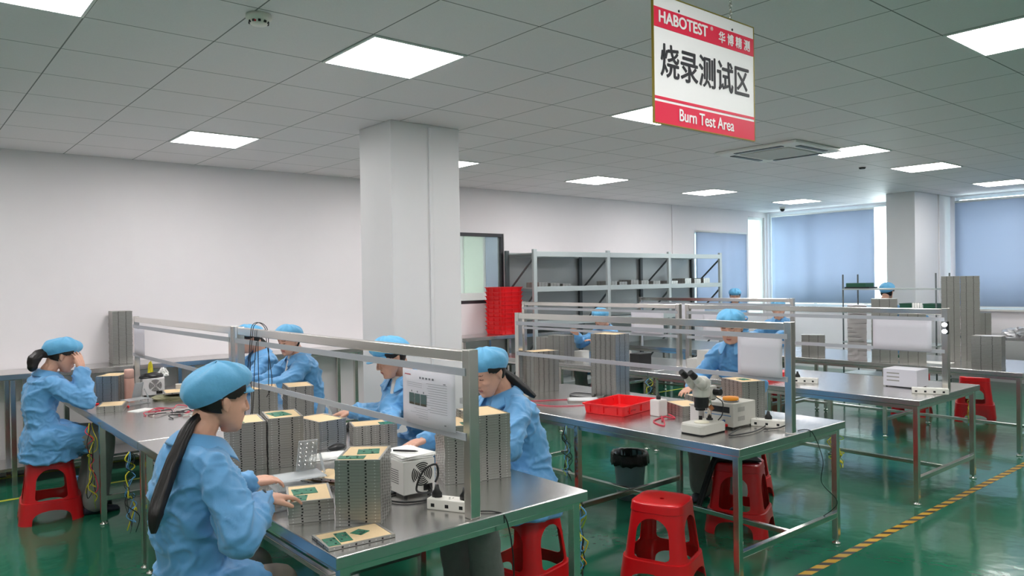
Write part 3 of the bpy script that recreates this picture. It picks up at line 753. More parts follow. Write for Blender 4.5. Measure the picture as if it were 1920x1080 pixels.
# paper pile and pen
for k in range(7):
    b = MB(PAPERW); b.box((-.075, -.105, 0), (.075, .105, .0022)); q = b.build('paper_sheet'); q.location = (1.025 + .002 * (k % 3), -1.14 + .003 * (k % 2), T + .157 + .0024 * k); q.rotation_euler = (0, 0, R(-8 + 6 * (k % 4)))
    tag(q, 'topmost white paper sheet, pen on it, on the power supply' if k == 6 else 'white paper sheet in the pile under the pen', 'paper', 'paper pile on the power supply')
b = MB(BLACK); b.tube([(0, 0, 0), (.06, .0, .0), (.10, 0, 0), (.115, 0, 0)], [.0045, .005, .0045, .001], n=8); q = b.build('pen', smooth=True); q.location = (.965, -1.12, T + .182); q.rotation_euler = (0, 0, R(-52)); tag(q, 'dark pen lying on the white paper pile', 'pen')

def strip(loc, rz, label, n=3, L=.19, plugs=()):
    t = tag(empty('power_strip', loc, R(rz)), label, 'power strip', 'white extension sockets')
    b = MB(WHITEP); b.box((-L / 2, -.032, .0), (L / 2, .032, .045)); b.build('housing', t, bevel=.005)
    b = MB(BLACK)
    for k in range(n):
        x = -L / 2 + L * (k + .5) / n
        for dx, dy in ((-.008, .006), (.008, .006), (0, -.01)): b.box((x + dx - .002, dy - .006, .0451), (x + dx + .002, dy + .004, .0456))
        b.box((x - .012, -.0326, .012), (x + .004, -.0321, .026))
    b.build('sockets', t)
    for k in plugs:
        x = -L / 2 + L * (k + .5) / n
        b = MB(BLACK); b.loft([[V((x + r * math.cos(a) * (1.2 if z < .07 else 1), r * math.sin(a) * .8, z)) for a in [2 * math.pi * i / 14 for i in range(14)]] for r, z in ((.019, .046), (.019, .062), (.012, .075), (.008, .095))])
        b.build('plug', t, smooth=True)
    return t
strip((1.0, -1.505, T), -62, 'white power strip with two black plugs at the front rail post', 3, .19, (0, 2))
strip((3.43, -1.45, T), -70, 'white power strip beside the bench power supply with a black plug', 3, .2, (1,))
strip((3.20, .69, T), -42, 'white power strip at the far left end of the middle workbench', 3, .2, (2, 0))
strip((5.46, -1.60, T), -64, 'white power strip at the front end of the third workbench', 4, .25, ())
strip((5.38, -.62, T), -70, 'white power strip with a black plug in the middle of the third workbench', 3, .2, (0,))
strip((5.36, .02, T), -70, 'white power strip behind the woman at the microscope bench', 4, .26, (2,))
def cable(pts, r, m, label, name='cable', group=None):
    b = MB(m); b.tube(pts, r, n=7, smoothn=8); return tag(b.build(name, smooth=True), label, 'cable', group)
cable([(1.06, -1.256, T + .04), (1.02, -1.33, T + .03), (.93, -1.36, T + .06), (.95, -1.38, T + .14), (.985, -1.42, T + .17), (.99, -1.43, T + .13), (.975, -1.43, T + .10)], .0045, RUBBER, 'thick black cord arching from the fan box to the power strip')
cable([(1.05, -1.262, T + .035), (1.0, -1.34, T + .008), (.9, -1.31, T + .006), (.86, -1.2, T + .006), (.95, -1.16, T + .006)], .0045, RUBBER, 'thick black cord coiled on the bench behind the power strip')
cable([(1.04, -1.60, T + .004), (1.10, -1.66, T + .004), (1.13, -1.695, T - .02), (1.15, -1.71, T - .15), (1.16, -1.712, .45), (1.2, -1.72, .30)], .0028, RUBBER, 'thin black wire hanging over the front edge of the nearest workbench')
# black cords over the rail of the first bench
for k, (yy, z0, z1, bow) in enumerate(((.50, .96, 1.02, .05), (.47, .86, 1.05, -.03), (.40, .86, .98, .02), (.34, .88, .92, .0))):
    cable([(.93, yy + .10, z0 - .04), (.94, yy + .03 + bow, z0 + .10), (.955, yy + .05, 1.22), (.965, yy + .04, 1.36), (.97, yy + .02, 1.45), (1.0, yy, 1.472), (1.03, yy - .03, 1.44), (1.035, yy - .04, 1.36), (1.04, yy - .05 - bow, z1 + .1), (1.03, yy - .04, z1)][:(10 if k < 2 else 4)] if k < 3 else [(.955, .39, 1.37), (.955, .392, 1.2), (.955, .388, 1.0), (.95, .40, T + .02)], .0023, RUBBER, 'thin black cord hanging at the top rail before the short-haired worker', 'draped_cable', 'black cords draped over the top rail')
cable([(3.42, -1.44, T + .008), (3.3, -1.48, T + .008), (3.15, -1.50, T + .008), (3.0, -1.46, T + .008), (3.17, -1.42, T + .02)], .004, RUBBER, 'black cord lying in front of the bench power supply')
cable([(3.50, -1.50, T + .09), (3.52, -1.52, T + .15), (3.50, -1.58, T + .16), (3.46, -1.60, T + .06), (3.40, -1.55, T + .012), (3.3, -1.50, T + .008)], .004, RUBBER, 'black cord looping from the plug beside the middle front post')
cable([(3.42, -1.65, T + .004), (3.5, -1.695, T - .01), (3.56, -1.73, .60), (3.6, -1.70, .45), (3.75, -1.72, .3), (3.72, -1.6, .17)], .0025, RUBBER, 'thin black wire hanging off the front edge of the middle workbench')
for (x, y, s, pts) in ((0, 0, 0, [(3.45, .1, 0), (3.42, .28, 0), (3.55, .36, 0), (3.6, .2, 0), (3.5, .12, 0)]), (0, 0, 1, [(3.3, .15, 0), (3.38, .05, 0), (3.5, .02, 0), (3.62, .1, 0)])):
    cable([(a, c, T + .006) for a, c, _ in pts], .004, RUBBER, ('black lead coiled', 'black lead lying')[s] + ' on the bench behind the red tray')
PINKW = mat('pink_red_wire', (214, 60, 84), .5)
cable([(2.98, .6, T + .004), (3.0, .35, T + .004), (3.3, .15, T + .004), (3.22, -.10, T + .004), (3.0, .02, T + .004), (2.95, .3, T + .004)], .003, PINKW, 'thin red wire loop on the bench left of the red tray')
cable([(3.30, -.70, T + .004), (3.15, -.86, T + .004), (2.98, -1.0, T + .004), (3.05, -.86, T + .004), (3.25, -.80, T + .004)], .004, PINKW, 'red wire on the bench left of the microscope')

# instruction sheets
def sheet(x, y0, y1, z0, z1, label, printed=True, bow=.02):
    t = tag(empty('instruction_sheet', (x, y0, z0)), label, 'sheet')
    W = y1 - y0; Hh = z1 - z0; n = 10
    def X(u, v): return -bow * math.sin(math.pi * u) * .6 - .012 * (1 - v) * 0
    b = MB(PAPER)
    b.loft([[V((X(i / n, j / 4), W * i / n, Hh * j / 4)) for i in range(n + 1)] for j in range(5)], close=False)
    b.build('sheet_paper', t, smooth=True, solid=.001)
    if printed:
        b = MB(INK, mat('red_ink', (205, 70, 84), .6), mat('photo_print', (84, 104, 104), .6), mat('photo_print_tan', (128, 112, 92), .6))
        def q(u0, u1, v0, v1, mi): 
            b.quad([(X(u, .5) - .0025, W * u, Hh * v) for u, v in ((u0, v0), (u1, v0), (u1, v1), (u0, v1))], mi)
        q(.80, .94, .895, .91, 1)
        for k in range(5): q(.58 - .06 * k, .61 - .06 * k, .85, .885, 0)
        rr = random.Random(3)
        for k in range(13):
            v = .78 - .042 * k; q(.12, .50 - rr.random() * .1, v, v + .005, 0)
        for k in range(3): v = .76 - .035 * k; q(.56, .88, v, v + .004, 0)
        for k in range(3): u = .84 - .125 * k; q(u - .11, u, .36, .57, 2 if k < 2 else 2); q(u - .11, u, .36, .40, 3); q(u - .07, u - .05, .59, .62, 0)
        for k in range(5): v = .30 - .04 * k; q(.45, .85 - rr.random() * .25, v, v + .004, 0)
        q(.14, .17, .08, .1, 0); q(.14, .18, .80, .815, 0)
        b.build('printed_figures', t)
    return t
sheet(.962, -1.60, -1.215, 1.108, 1.336, 'printed instruction sheet with three photos clipped to the front rails')
sheet(.962, 2.93, 3.27, 1.108, 1.336, 'plain instruction sheet on the rails near the far left post', False)
sheet(3.30, -1.625, -1.325, 1.105, 1.336, 'blank looking white sheet on the rails before the woman at the microscope bench', False)
sheet(5.605, -1.56, -1.10, 1.09, 1.336, 'large white sheet on the rails at the front end of the third workbench', False)
sheet(5.605, .15, .60, 1.108, 1.336, 'white sheet on rails just right of the distant double post', False)
sheet(5.605, 1.10, 1.55, 1.108, 1.336, 'white sheet on rails just left of the distant double post', False)
sheet(7.85, 2.2, 2.7, 1.09, 1.34, 'white sheet on the farthest rail frame', False)

# acrylic jigs
def jig(loc, rz, sc, label):
    t = tag(empty('acrylic_test_jig', loc, R(rz)), label, 'jig', 'clear acrylic test jigs'); t.scale = (sc,) * 3
    b = MB(CLEAR); b.box((0, 0, 0), (.20, .13, .006)); b.box((0, 0, .04), (.20, .13, .046)); b.build('base_plates', t)
    for x in (.012, .188):
        for y in (.012, .118): b = MB(CLEAR); b.bar((x, y, .0061), (x, y, .0399), .006, n=10); b.build('spacer', t)
    M = Matrix.Translation((.11, .125, .05)) @ Matrix.Rotation(R(-68), 4, 'X')
    b = MB(CLEAR); b.box((0, -.14, 0), (.08, 0, .006), 0, Matrix.Translation((.11, .12, .047)) @ Matrix.Rotation(R(-70), 4, 'X')); b.build('raised_lid', t)
    b = MB(CHROME)
    Ml = Matrix.Translation((.11, .12, .047)) @ Matrix.Rotation(R(-70), 4, 'X')
    for i in range(3):
        for j in range(6): b.bar(Ml @ V((.015 + .025 * i, -.02 - .02 * j, .0065)), Ml @ V((.015 + .025 * i, -.02 - .02 * j, .016)), .0022, n=6)
    b.build('probe_pins', t)
    b = MB(CLEAR); b.box((-.002, 0, 0), (.004, .09, .012), 0, Matrix.Translation((.198, .03, .047)) @ Matrix.Rotation(R(48), 4, 'X')); b.build('handle', t)
    return t
jig((.565, -.80, T), -8, 1.12, 'clear acrylic test jig with raised lid between the near woman and the tall stack')
jig((.70, 2.36, T), 20, .9, 'clear acrylic test jig at the far left beside the pink bottle')
jig((1.42, .65, T), 10, .8, 'clear acrylic block on the bench before the short-haired worker')
t = tag(empty('component_box', (.42, -1.06, T)), 'clear box with orange and grey knobs by the near woman\'s hand', 'box')
b = MB(CLEAR); b.box((0, 0, 0), (.13, .09, .003)); b.box((0, 0, .003), (.002, .09, .05)); b.box((.128, 0, .003), (.13, .09, .05)); b.box((.002, 0, .003), (.128, .002, .05)); b.box((.002, .088, .003), (.128, .09, .05)); b.build('box_walls', t)
b = MB(ORANGE, GREYP); b.bar((.03, .03, .0035), (.03, .03, .06), .013, 0, 14); b.bar((.03, .03, .06), (.03, .03, .075), .010, 1, 14); b.build('knob', t, smooth=False)
b = MB(GREYP); b.bar((.065, .05, .0035), (.065, .05, .055), .012, 0, 14); b.build('knob', t)
# small things on bench one
def simple(name, label, cat, loc, rz, f, group=None, smooth=False, bevel=0):
    b = f(); o = b.build(name, smooth=smooth, bevel=bevel); o.location = loc; o.rotation_euler = (0, 0, R(rz)); return tag(o, label, cat, group)
def lump(m, s, amp=.3, seed=0):
    b = MB(m); bmesh.ops.create_icosphere(b.bm, subdivisions=4, radius=1)
    for v in b.bm.verts:
        n = noise.noise(v.co * 1.7 + V((seed, 0, 0))) * amp + noise.noise(v.co * 5 + V((seed, 3, 0))) * amp * .5; v.co *= 1 + n; v.co = V((v.co.x * s[0], v.co.y * s[1], max(v.co.z, -.35) * s[2] + .35 * s[2]))
    return b
simple('computer_mouse', 'black computer mouse on the white cloth behind the tall front stack', 'mouse', (1.13, -.25, T + .022), 20, lambda: lump(BLACK, (.055, .032, .022), .06, 3), smooth=True)
simple('white_cloth', 'crumpled white cloth under the black mouse', 'cloth', (1.06, -.31, T), 0, lambda: lump(PAPERW, (.12, .075, .016), .3, 5), smooth=True)
simple('paper_sheet', 'white paper lying flat before the capped worker', 'paper', (1.28, -.62, T + .001), 22, lambda: MB(PAPERW).box((-.1, -.14, 0), (.1, .14, .002)))
simple('black_adapter', 'black adapter lying beside the capped worker\'s hand', 'adapter', (1.52, .30, T), 30, lambda: lump(BLACK, (.06, .04, .04), .12, 8), smooth=True)
for k, (x, y, a) in enumerate(((.72, -.86, 30), (.76, -.90, -20), (.70, -.94, 60))):
    simple('red_black_leads', 'tangle of red and black test leads beside the tall front stack', 'leads', (x, y, T + .004), a, lambda: MB(REDC if k % 2 == 0 else BLACK).tube([(-.06, 0, 0), (-.02, .03, .01), (.03, -.02, .004), (.07, .02, .008)], .003, n=6, smoothn=6), 'test leads beside the front stack', True)
# pink bottle
t = tag(empty('drinking_bottle', (.79, 2.73, T)), 'pink beige drinking bottle standing on the far left workbench', 'bottle')
b = MB(PINK); b.lathe([(0, 0), (.036, 0), (.038, .006), (.038, .17), (.036, .175), (0, .175)]); b.build('bottle_body', t, smooth=True, bevel=.001)
b = MB(mat('pink_cap', (222, 176, 162), .35)); b.lathe([(0, .176), (.037, .176), (.037, .235), (.033, .25), (0, .252)]); b.build('bottle_cap', t, smooth=True)
# clutter near far left
simple('black_glove', 'black folded pouch lying on top of the white fan box', 'pouch', (.99, 2.86, T + .152), 15, lambda: lump(BLACK, (.10, .06, .03), .25, 11), smooth=True)
simple('crumpled_paper', 'crumpled white paper beside the black pouch on the fan box', 'paper', (1.10, 2.9, T + .152), 0, lambda: lump(PAPERW, (.035, .035, .05), .5, 13))
simple('yellow_clip', 'yellow plastic clip behind the black pouch on the fan box', 'clip', (1.02, 2.99, T + .152), 0, lambda: lump(YEL, (.02, .02, .09), .4, 14))
for k in range(2):
    simple('relay_module', ('left', 'right')[k] + ' grey white relay module beside the fan box', 'module', (1.12 + .13 * k, 2.62 - .02 * k, T), -14, lambda: MB(PSUW, BLACK).box((0, 0, 0), (.10, .07, .10)).box((.02, -.001, .03), (.035, 0, .05), 1).box((.07, -.001, .03), (.085, 0, .05), 1), 'relay modules', bevel=.003)
tray((.98, 2.42, T + .052), R(-10), 'metal tray with beige foam lying on the clutter pile near the fan box', None, [])
simple('clutter_board', 'pile of bubble wrapped parts under the metal tray by the fan box', 'parcel', (1.06, 2.54, T), 0, lambda: lump(mat('olive_wrap', (140, 138, 108), .5), (.15, .13, .028), .25, 17))
for k in range(9):
    rr = random.Random(k + 40)
    px, py = rr.uniform(.75, 1.02), rr.uniform(1.5, 2.05)
    simple('test_lead', ('red', 'black', 'grey white')[k % 3] + ' test lead in the tangle behind the near woman\'s cap', 'lead', (px, py, T + .004), rr.uniform(0, 360), lambda: MB((PINKW, BLACK, PSUW)[k % 3]).tube([(-.14, 0, 0), (-.05, .05, .01), (.03, -.03, .004), (.10, .04, .012), (.16, 0, .0)], .0035, n=6, smoothn=6), 'tangled test leads', True)
simple('paper_packet', 'white folded paper packet beside the test lead tangle', 'packet', (.72, 2.08, T), 30, lambda: MB(PAPERW).box((-.08, -.05, 0), (.08, .05, .004)))
simple('crumpled_bag', 'crumpled pale plastic bag behind the near woman\'s cap', 'bag', (1.16, 1.95, T), 0, lambda: lump(mat('pale_bag', (214, 190, 190), .4), (.10, .10, .05), .5, 19))
for k in range(3):
    simple('red_marker', 'red marker lying in front of the far left tray stack', 'marker', (.50 + .09 * k, 2.62 - .13 * k, T + .006), 20 + 40 * k, lambda: MB(REDC).tube([(-.05, 0, 0), (.05, 0, 0)], .006, n=8), 'red markers', True)
simple('cardboard_box', 'brown topped metal tray box behind the relay modules', 'box', (1.35, 2.55, T), -10, lambda: MB(mat('box_grey', (150, 132, 122), .6), FOAM).box((0, 0, 0), (.2, .16, .13)).box((.005, .005, .1301), (.195, .155, .134), 1))
# white bottle & canister on the middle bench
t = tag(empty('dispenser_bottle', (3.25, -.74, T)), 'small white square bottle with a black cap right of the red tray', 'bottle')
b = MB(mat('milky_plastic', (226, 220, 218), .35)); b.box((-.045, -.04, 0), (.045, .04, .11)); b.build('bottle_body', t, bevel=.008)
b = MB(BLACK); b.lathe([(0, .1105), (.016, .1105), (.016, .13), (.006, .136), (.005, .16), (0, .16)]); b.build('pump_cap', t, smooth=True)
t = tag(empty('paper_cup_holder', (3.19, -1.10, T)), 'white square canister behind the microscope base', 'canister')
b = MB(mat('milky_plastic', (226, 220, 218), .35)); b.box((-.035, -.035, 0), (.035, .035, .12)); b.build('canister_body', t, bevel=.008)
b = MB(GREYP); b.box((-.037, -.037, .1205), (.037, .037, .128)); b.build('canister_rim', t, bevel=.002)
t = tag(empty('wax_tin', (3.27, -1.29, T + .157)), 'round dish of orange wax on top of the bench power supply', 'dish')
b = MB(CLEAR); b.lathe([(0, 0), (.05, 0), (.052, .006), (0, .006)]); b.build('dish_walls', t, smooth=True)
b = MB(ORANGE); b.lathe([(0, .0065), (.046, .0065), (.05, .012), (.048, .026), (0, .028)]); b.build('orange_wax', t, smooth=True)
simple('open_laptop', 'thin grey metal plate lying on the bench behind the red tray', 'plate', (3.33, .05, T), -42, lambda: MB(ALU, mat('plate_white', (214, 214, 216), .4)).box((-.12, -.09, 0), (.12, .09, .014)).box((-.11, -.08, .0141), (.11, .08, .016), 1))
simple('notepad', 'white notepad with a black pen left of the far power strip', 'notepad', (2.98, .60, T), -30, lambda: MB(PAPERW, BLACK).box((-.1, -.07, 0), (.1, .07, .008)).box((-.06, -.004, .0081), (.06, .004, .014), 1))
simple('red_leads', 'small bundle of red leads beside the notched stack left of the microscope', 'leads', (3.17, -.86, T + .004), 0, lambda: MB(PINKW).tube([(-.08, -.04, 0), (0, .02, .01), (.06, -.03, .0), (.10, .05, .01)], .005, n=6, smoothn=6), smooth=True)

# ------------------------------------------------------------------ microscope
t = tag(empty('stereo_microscope', (2.90, -1.365, T)), 'grey stereo microscope with black eyepieces on the middle workbench', 'microscope')
MG = mat('microscope_enamel', (196, 193, 184), .32, 0, .02, 90)
b = MB(MG); b.loft([[V(p) for p in ((0, 0, z), (.20 - e, 0 + e * 0, z), (.22 - e, .02, z), (.22 - e, .15, z), (.20 - e, .17, z), (0 + e, .17, z), (-.02 + e, .15, z), (-.02 + e, .02, z))] for z, e in ((.008, 0), (.052, .0), (.062, .008))]); b.build('base', t, bevel=.003)
b = MB(BLACK); b.box((-.01, .01, 0), (.21, .16, .0079)); b.build('base_pad', t)
b = MB(mat('stage_plate', (226, 220, 196), .4)); b.bar((.085, .085, .0622), (.085, .085, .066), .045, n=32); b.build('stage_plate', t)
b = MB(CHROME); b.bar((.185, .10, .0622), (.185, .10, .30), .0125, n=18); b.build('pillar', t, smooth=True)
b = MB(BLACK); b.bar((.185, .10, .0622), (.185, .10, .072), .02, n=18); b.build('pillar_collar', t)
b = MB(BLACK); b.bar((.15, .14, .0622), (.15, .14, .085), .011, n=12); b.build('stage_clip_knob', t)
b = MB(MG); b.box((.15, .065, .19), (.215, .135, .27)); b.chain([(.17, .10, .23), (.14, .095, .25), (.10, .09, .27)], [.03, .032, .034]); b.build('focus_arm', t, bevel=.006)
b = MB(BLACK); b.bar((.19, .02, .235), (.19, .18, .235), .021, n=18); b.build('focus_knob', t, bevel=.003)
b = MB(BLACK); b.bar((.215, .10, .19), (.235, .10, .19), .014, n=12); b.build('clamp_knob', t)
b = MB(MG); b.loft([[V((.085 + r * math.cos(a) * 1.0, .085 + r * math.sin(a), z)) for a in [2 * math.pi * i / 20 for i in range(20)]] for r, z in ((.048, .215), (.052, .225), (.05, .27), (.055, .29), (.052, .315), (.03, .335))]); b.build('optical_head', t, smooth=True)
b = MB(BLACK); b.bar((.085, .085, .15), (.085, .085, .2149), .042, n=20, r2=.044); b.bar((.075, .085, .135), (.075, .085, .15), .03, n=16); b.build('objective_housing', t, bevel=.003)
b = MB(mat('amber_lens', (150, 96, 60), .2)); b.bar((.11, .045, .142), (.125, .035, .155), .016, n=12); b.build('lamp_lens', t)
for k, dy in enumerate((.032, -.032)):
    d = V((-.76, .12, .64)).normalized(); p0 = V((.06, .085 + dy, .285)); 
    e = MB(MG); e.chain([p0, p0 + d * .055], [.032, .028]); e.bar(p0 + d * .05, p0 + d * .085, .0205, n=18); tb = e.build('eyepiece_tube', t, smooth=True)
    e = MB(BLACK); e.bar(p0 + d * .0851, p0 + d * .135, .0215, n=18, r2=.018); e.build('eyecup', tb, bevel=.002)
b = MB(RUBBER); b.tube([(.2, .06, .20), (.22, .03, .17), (.215, .03, .10), (.2, .05, .063)], .0035, n=6, smoothn=6); b.build('lamp_wire', t, smooth=True)

# ------------------------------------------------------------------ waste bin
t = tag(empty('waste_bin', (3.70, -.08, 0)), 'grey waste bin with a black bag under the middle workbench', 'bin')
b = MB(BIN); b.lathe([(0, 0), (.10, 0), (.125, .33), (.13, .345), (.121, .345), (.097, .006), (0, .006)], n=32); b.build('bin_body', t, smooth=True)
b = MB(BAG); n = 48; rings = []
for (r, z, a) in ((.115, .24, 0), (.122, .352, .004), (.139, .36, .01), (.145, .34, .012), (.148, .30, .016), (.15, .27, .022)):
    rings.append([V(((r + a * noise.noise(V((math.cos(q) * 6, math.sin(q) * 6, z * 9)))) * math.cos(q), (r + a * noise.noise(V((math.cos(q) * 6, math.sin(q) * 6, z * 9)))) * math.sin(q), z + a * noise.noise(V((math.cos(q) * 5, math.sin(q) * 5, 7))))) for q in [2 * math.pi * i / n for i in range(n)]])
b.loft(rings, cap=False); b.build('bin_bag', t, smooth=True, solid=.002)

# ------------------------------------------------------------------ hanging cable bundles on table legs
def bundle(x, y, z, L, label, cols, seed=0, w=.03):
    t = tag(empty('hanging_cable_bundle', (x, y, z)), label, 'cable bundle', 'cable bundles on the bench legs')
    rr = random.Random(seed)
    for i, m_ in enumerate(cols):
        b = MB(m_); pts = [V((rr.uniform(-.4, .4) * w, rr.uniform(-.4, .4) * w, 0))]; k = 9
        for q in range(k): pts.append(V((rr.uniform(-1, 1) * w, rr.uniform(-1, 1) * w, -L * (q + 1) / k * rr.uniform(.85, 1.1))))
        b.tube(pts, rr.uniform(.0022, .004), n=6, smoothn=5); b.build('cable_strand', t, smooth=True)
    return t
bundle(1.62, -1.62, .70, .42, 'yellow, blue and black cables hanging on the front right leg of the nearest bench', (YEL, YEL, SKYW, RUBBER, SKYW, ORANGE, RUBBER, GRNW), 1)
b = MB(SKYW); b.tube([V((1.63 + .032 * math.cos(a), -1.64, .25 + .045 * math.sin(a))) for a in [2 * math.pi * i / 20 for i in range(21)]], .008, n=7); b.build('blue_loop', smooth=True)
tag(bpy.data.objects['blue_loop'], 'light blue cable coil at the bottom of the hanging bundle, nearest bench', 'cable coil')
bundle(2.735, -.38, .73, .36, 'blue and black cables hanging on the middle bench leg left of the bin', (SKYW, RUBBER, RUBBER, RUBBER, SKYW, GRNW), 2)
bundle(3.97, -1.60, .70, .26, 'yellow green cables hanging on the front right leg of the middle bench', (YEL, GRNW, YEL, RUBBER, GRNW, YEL), 3, .045)
bundle(.37, .90, .72, .44, 'blue and black cables hanging on the leg behind the near woman', (SKYW, RUBBER, SKYW, RUBBER, YEL, RUBBER), 4, .035)
bundle(.37, 2.0, .74, .55, 'yellow and brown cables hanging on the leg beside the seated woman at left', (YEL, GRNW, PINKW, RUBBER, YEL, RUBBER), 5, .035)
bundle(6.27, -1.60, .72, .30, 'yellow cables hanging on the third bench front leg by the red stools', (YEL, YEL, GRNW, SKYW), 6, .03)
bundle(5.03, .83, .72, .3, 'yellow and dark cables hanging behind the tallest middle stack', (YEL, GRNW, RUBBER, RUBBER, SKYW, RUBBER), 7, .045)

# ------------------------------------------------------------------ floor tapes
b = MB(HAZ); b.box((1.2, -1.80, .0002), (12.6, -1.745, .0012)); tag(b.build('hazard_floor_tape'), 'yellow and black striped tape line on the green floor', 'floor tape')
YT = mat('yellow_floor_tape', (206, 206, 56), .4)
b = MB(YT); b.box((-3.5, 3.24, .0002), (9.5, 3.285, .0012)); tag(b.build('yellow_floor_tape'), 'yellow tape line on the floor behind the seated woman\'s stool', 'floor tape')
b = MB(YT); b.box((-3.5, 4.10, .0002), (4.0, 4.15, .0012)); tag(b.build('yellow_floor_tape'), 'yellow tape line on the floor under the back wall bench', 'floor tape')
simple('shoe_cover', 'small pale blue shoe cover lying on the floor near the red stool at left', 'shoe cover', (.55, 3.5, 0), 0, lambda: lump(SKYW, (.06, .05, .04), .4, 23))

# ------------------------------------------------------------------ far right things: wire rack, green trays, bags
t = tag(empty('wire_rack', (9.8, 0, 0)), 'thin wire rack with a shelf in front of the middle blue blind', 'rack')
for (x, y) in ((0, 1.24), (0, 0.0), (.45, 1.24), (.45, 0)):
    b = MB(RACKD); b.bar((x, y, 0), (x, y, 1.72), .011, n=8); b.build('upright', t, smooth=True)
for z in (.3, .75, 1.17, 1.50):
    b = MB(RACK); b.box((-.01, -.01, z), (.46, 1.25, z + .02)); b.build('wire_shelf', t)
DG = mat('dark_green_crate', (26, 84, 62), .45)
simple('green_crate', 'dark green flat crate on the top shelf of the wire rack', 'crate', (9.83, .93, 1.522), 0, lambda: MB(DG, BLACK).box((0, 0, .02), (.25, .28, .075)).box((-.01, -.05, 0), (.26, .30, .0199), 1))
simple('green_crate', 'dark green crate on the wire rack shelf before the standing worker, left one', 'crate', (9.85, .33, 1.192), 0, lambda: MB(DG).box((0, 0, 0), (.3, .15, .11)).box((-.006, -.006, .11), (.306, .156, .125)))
simple('green_crate', 'dark green crate on the wire rack shelf by the tall stacks, right one', 'crate', (9.85, .01, 1.192), 0, lambda: MB(DG).box((0, 0, 0), (.3, .17, .11)).box((-.006, -.006, .11), (.306, .176, .125)))
for k in range(4):
    simple('white_cup', 'small white cup in a row between the dark green crates', 'cup', (9.86, .21 + .033 * k, 1.192), 0, lambda: MB(PAPERW).lathe([(0, 0), (.012, 0), (.015, .13), (0, .135)], n=12), 'white cups between green crates', True)
t = tag(empty('window_bench', (11.6, -4.0, 0)), 'pale bench below the right blue blind heaped with bags', 'bench')
b = MB(STEEL); b.box((0, 0, .74), (.9, 4.6, .78)); b.build('tabletop', t)
for x in (.05, .85):
    for y in (.05, 2.3, 4.55): b = MB(CHROME); b.box((x - .02, y - .02, 0), (x + .02, y + .02, .74)); b.build('leg', t)
for k, (x, y, s) in enumerate(((12.0, -.32, .18), (12.0, -.72, .2), (11.95, -1.15, .2), (12.25, .42, .14))):
    simple('silver_bag', ('leftmost but one', 'third', 'rightmost', 'leftmost')[k] + ' crumpled silver bag heaped on the bench under the right blind', 'bag', (x, y, .78), 0, lambda: lump(mat('silver_film', (190, 190, 192), .3, .4), (s, s, .09), .6, 30 + k), 'silver bags')
simple('paper_sheet', 'white sheet lying at the end of the right edge workbench', 'paper', (7.6, -.95, T), 5, lambda: MB(PAPERW).box((0, 0, 0), (.2, .3, .004)))
simple('circuit_board', 'green circuit panel lying behind the sheet on the right edge workbench', 'circuit board', (7.75, -.55 + .15, T), 5, lambda: MB(PCB, PAPERW).box((0, -.12, 0), (.2, .02, .05)).box((-.06, -.16, 0), (-.01, .06, .02), 1))
# items on bench three and four near the workers
for k, (x, y, m_, s) in enumerate(((5.5, 1.35, BLACK, .14), (5.55, .62, PSUW, .13), (5.45, 2.15, PSUW, .12), (5.6, 1.8, mat('navy_plastic', (34, 48, 120), .4), .1), (5.5, -.2, BLACK, .09), (6.05, 2.25, RACKD, .16), (6.0, 1.9, PSUW, .1))):
    simple('instrument_case', ('black low case left of the distant double post', 'grey white case right of the distant double post', 'small grey case before the worker by the rack', 'navy blue case among the parts on the third bench', 'small black case behind the woman at the microscope bench', 'dark grey case at the elbow of the worker by the rack', 'pale case under the hands of the worker by the rack')[k], 'case', (x, y, T), 10 * k, lambda: MB(m_).box((0, 0, 0), (s * 1.4, s, s * .8)).box((s * .2, s * .2, s * .8), (s * 1.1, s * .8, s * .83)), bevel=.006)
simple('red_crate_low', 'red shallow crate on the third bench seen behind the blank sheet', 'crate', (5.25, -.35, T), 0, lambda: MB(REDC).box((0, 0, 0), (.4, .3, .05)).box((-.006, -.006, .05), (.406, .306, .06)))
# two glowing blobs on a dark block at the third bench front post
t = tag(empty('bench_lamp', (5.60, -1.655, 1.28)), 'two small glowing blobs on a dark block, third workbench front post', 'lamp')
b = MB(BLACK); b.box((-.026, -.03, -.045), (.018, -.018, .055)); b.build('lamp_housing', t, bevel=.006)
b = MB(emit('bench_lamp_glow', (.9, .93, 1, 1), 14)); 
for z in (-.022, .03): b.ball((-.030, -.012, z), .02, sub=2, sc=(.5, 1, .8))
b.build('lamp_bulb', t, smooth=True)

# ------------------------------------------------------------------ people
def remesh(me, voxel, smooth_it=2, name='m', fac=.5):
    o = bpy.data.objects.new(name, me)
    k = o.modifiers.new('r', 'REMESH'); k.mode = 'VOXEL'; k.voxel_size = voxel; k.use_smooth_shade = True
    if smooth_it: s = o.modifiers.new('s', 'SMOOTH'); s.factor = fac; s.iterations = smooth_it
    out = evaluated(o); bpy.data.objects.remove(o); bpy.data.meshes.remove(me)
    out.name = name
    return out
HEADP = [(-.118, .052, .020, .018), (-.112, .074, .022, .034), (-.098, .084, .014, .047), (-.080, .085, -.010, .056), (-.062, .088, -.040, .061), (-.040, .087, -.066, .066), (-.015, .085, -.082, .069), (.005, .083, -.090, .071), (.025, .090, -.095, .073), (.045, .090, -.096, .073), (.07, .080, -.090, .068), (.09, .062, -.075, .056), (.107, .036, -.048, .036), (.115, .008, -.016, .010)]
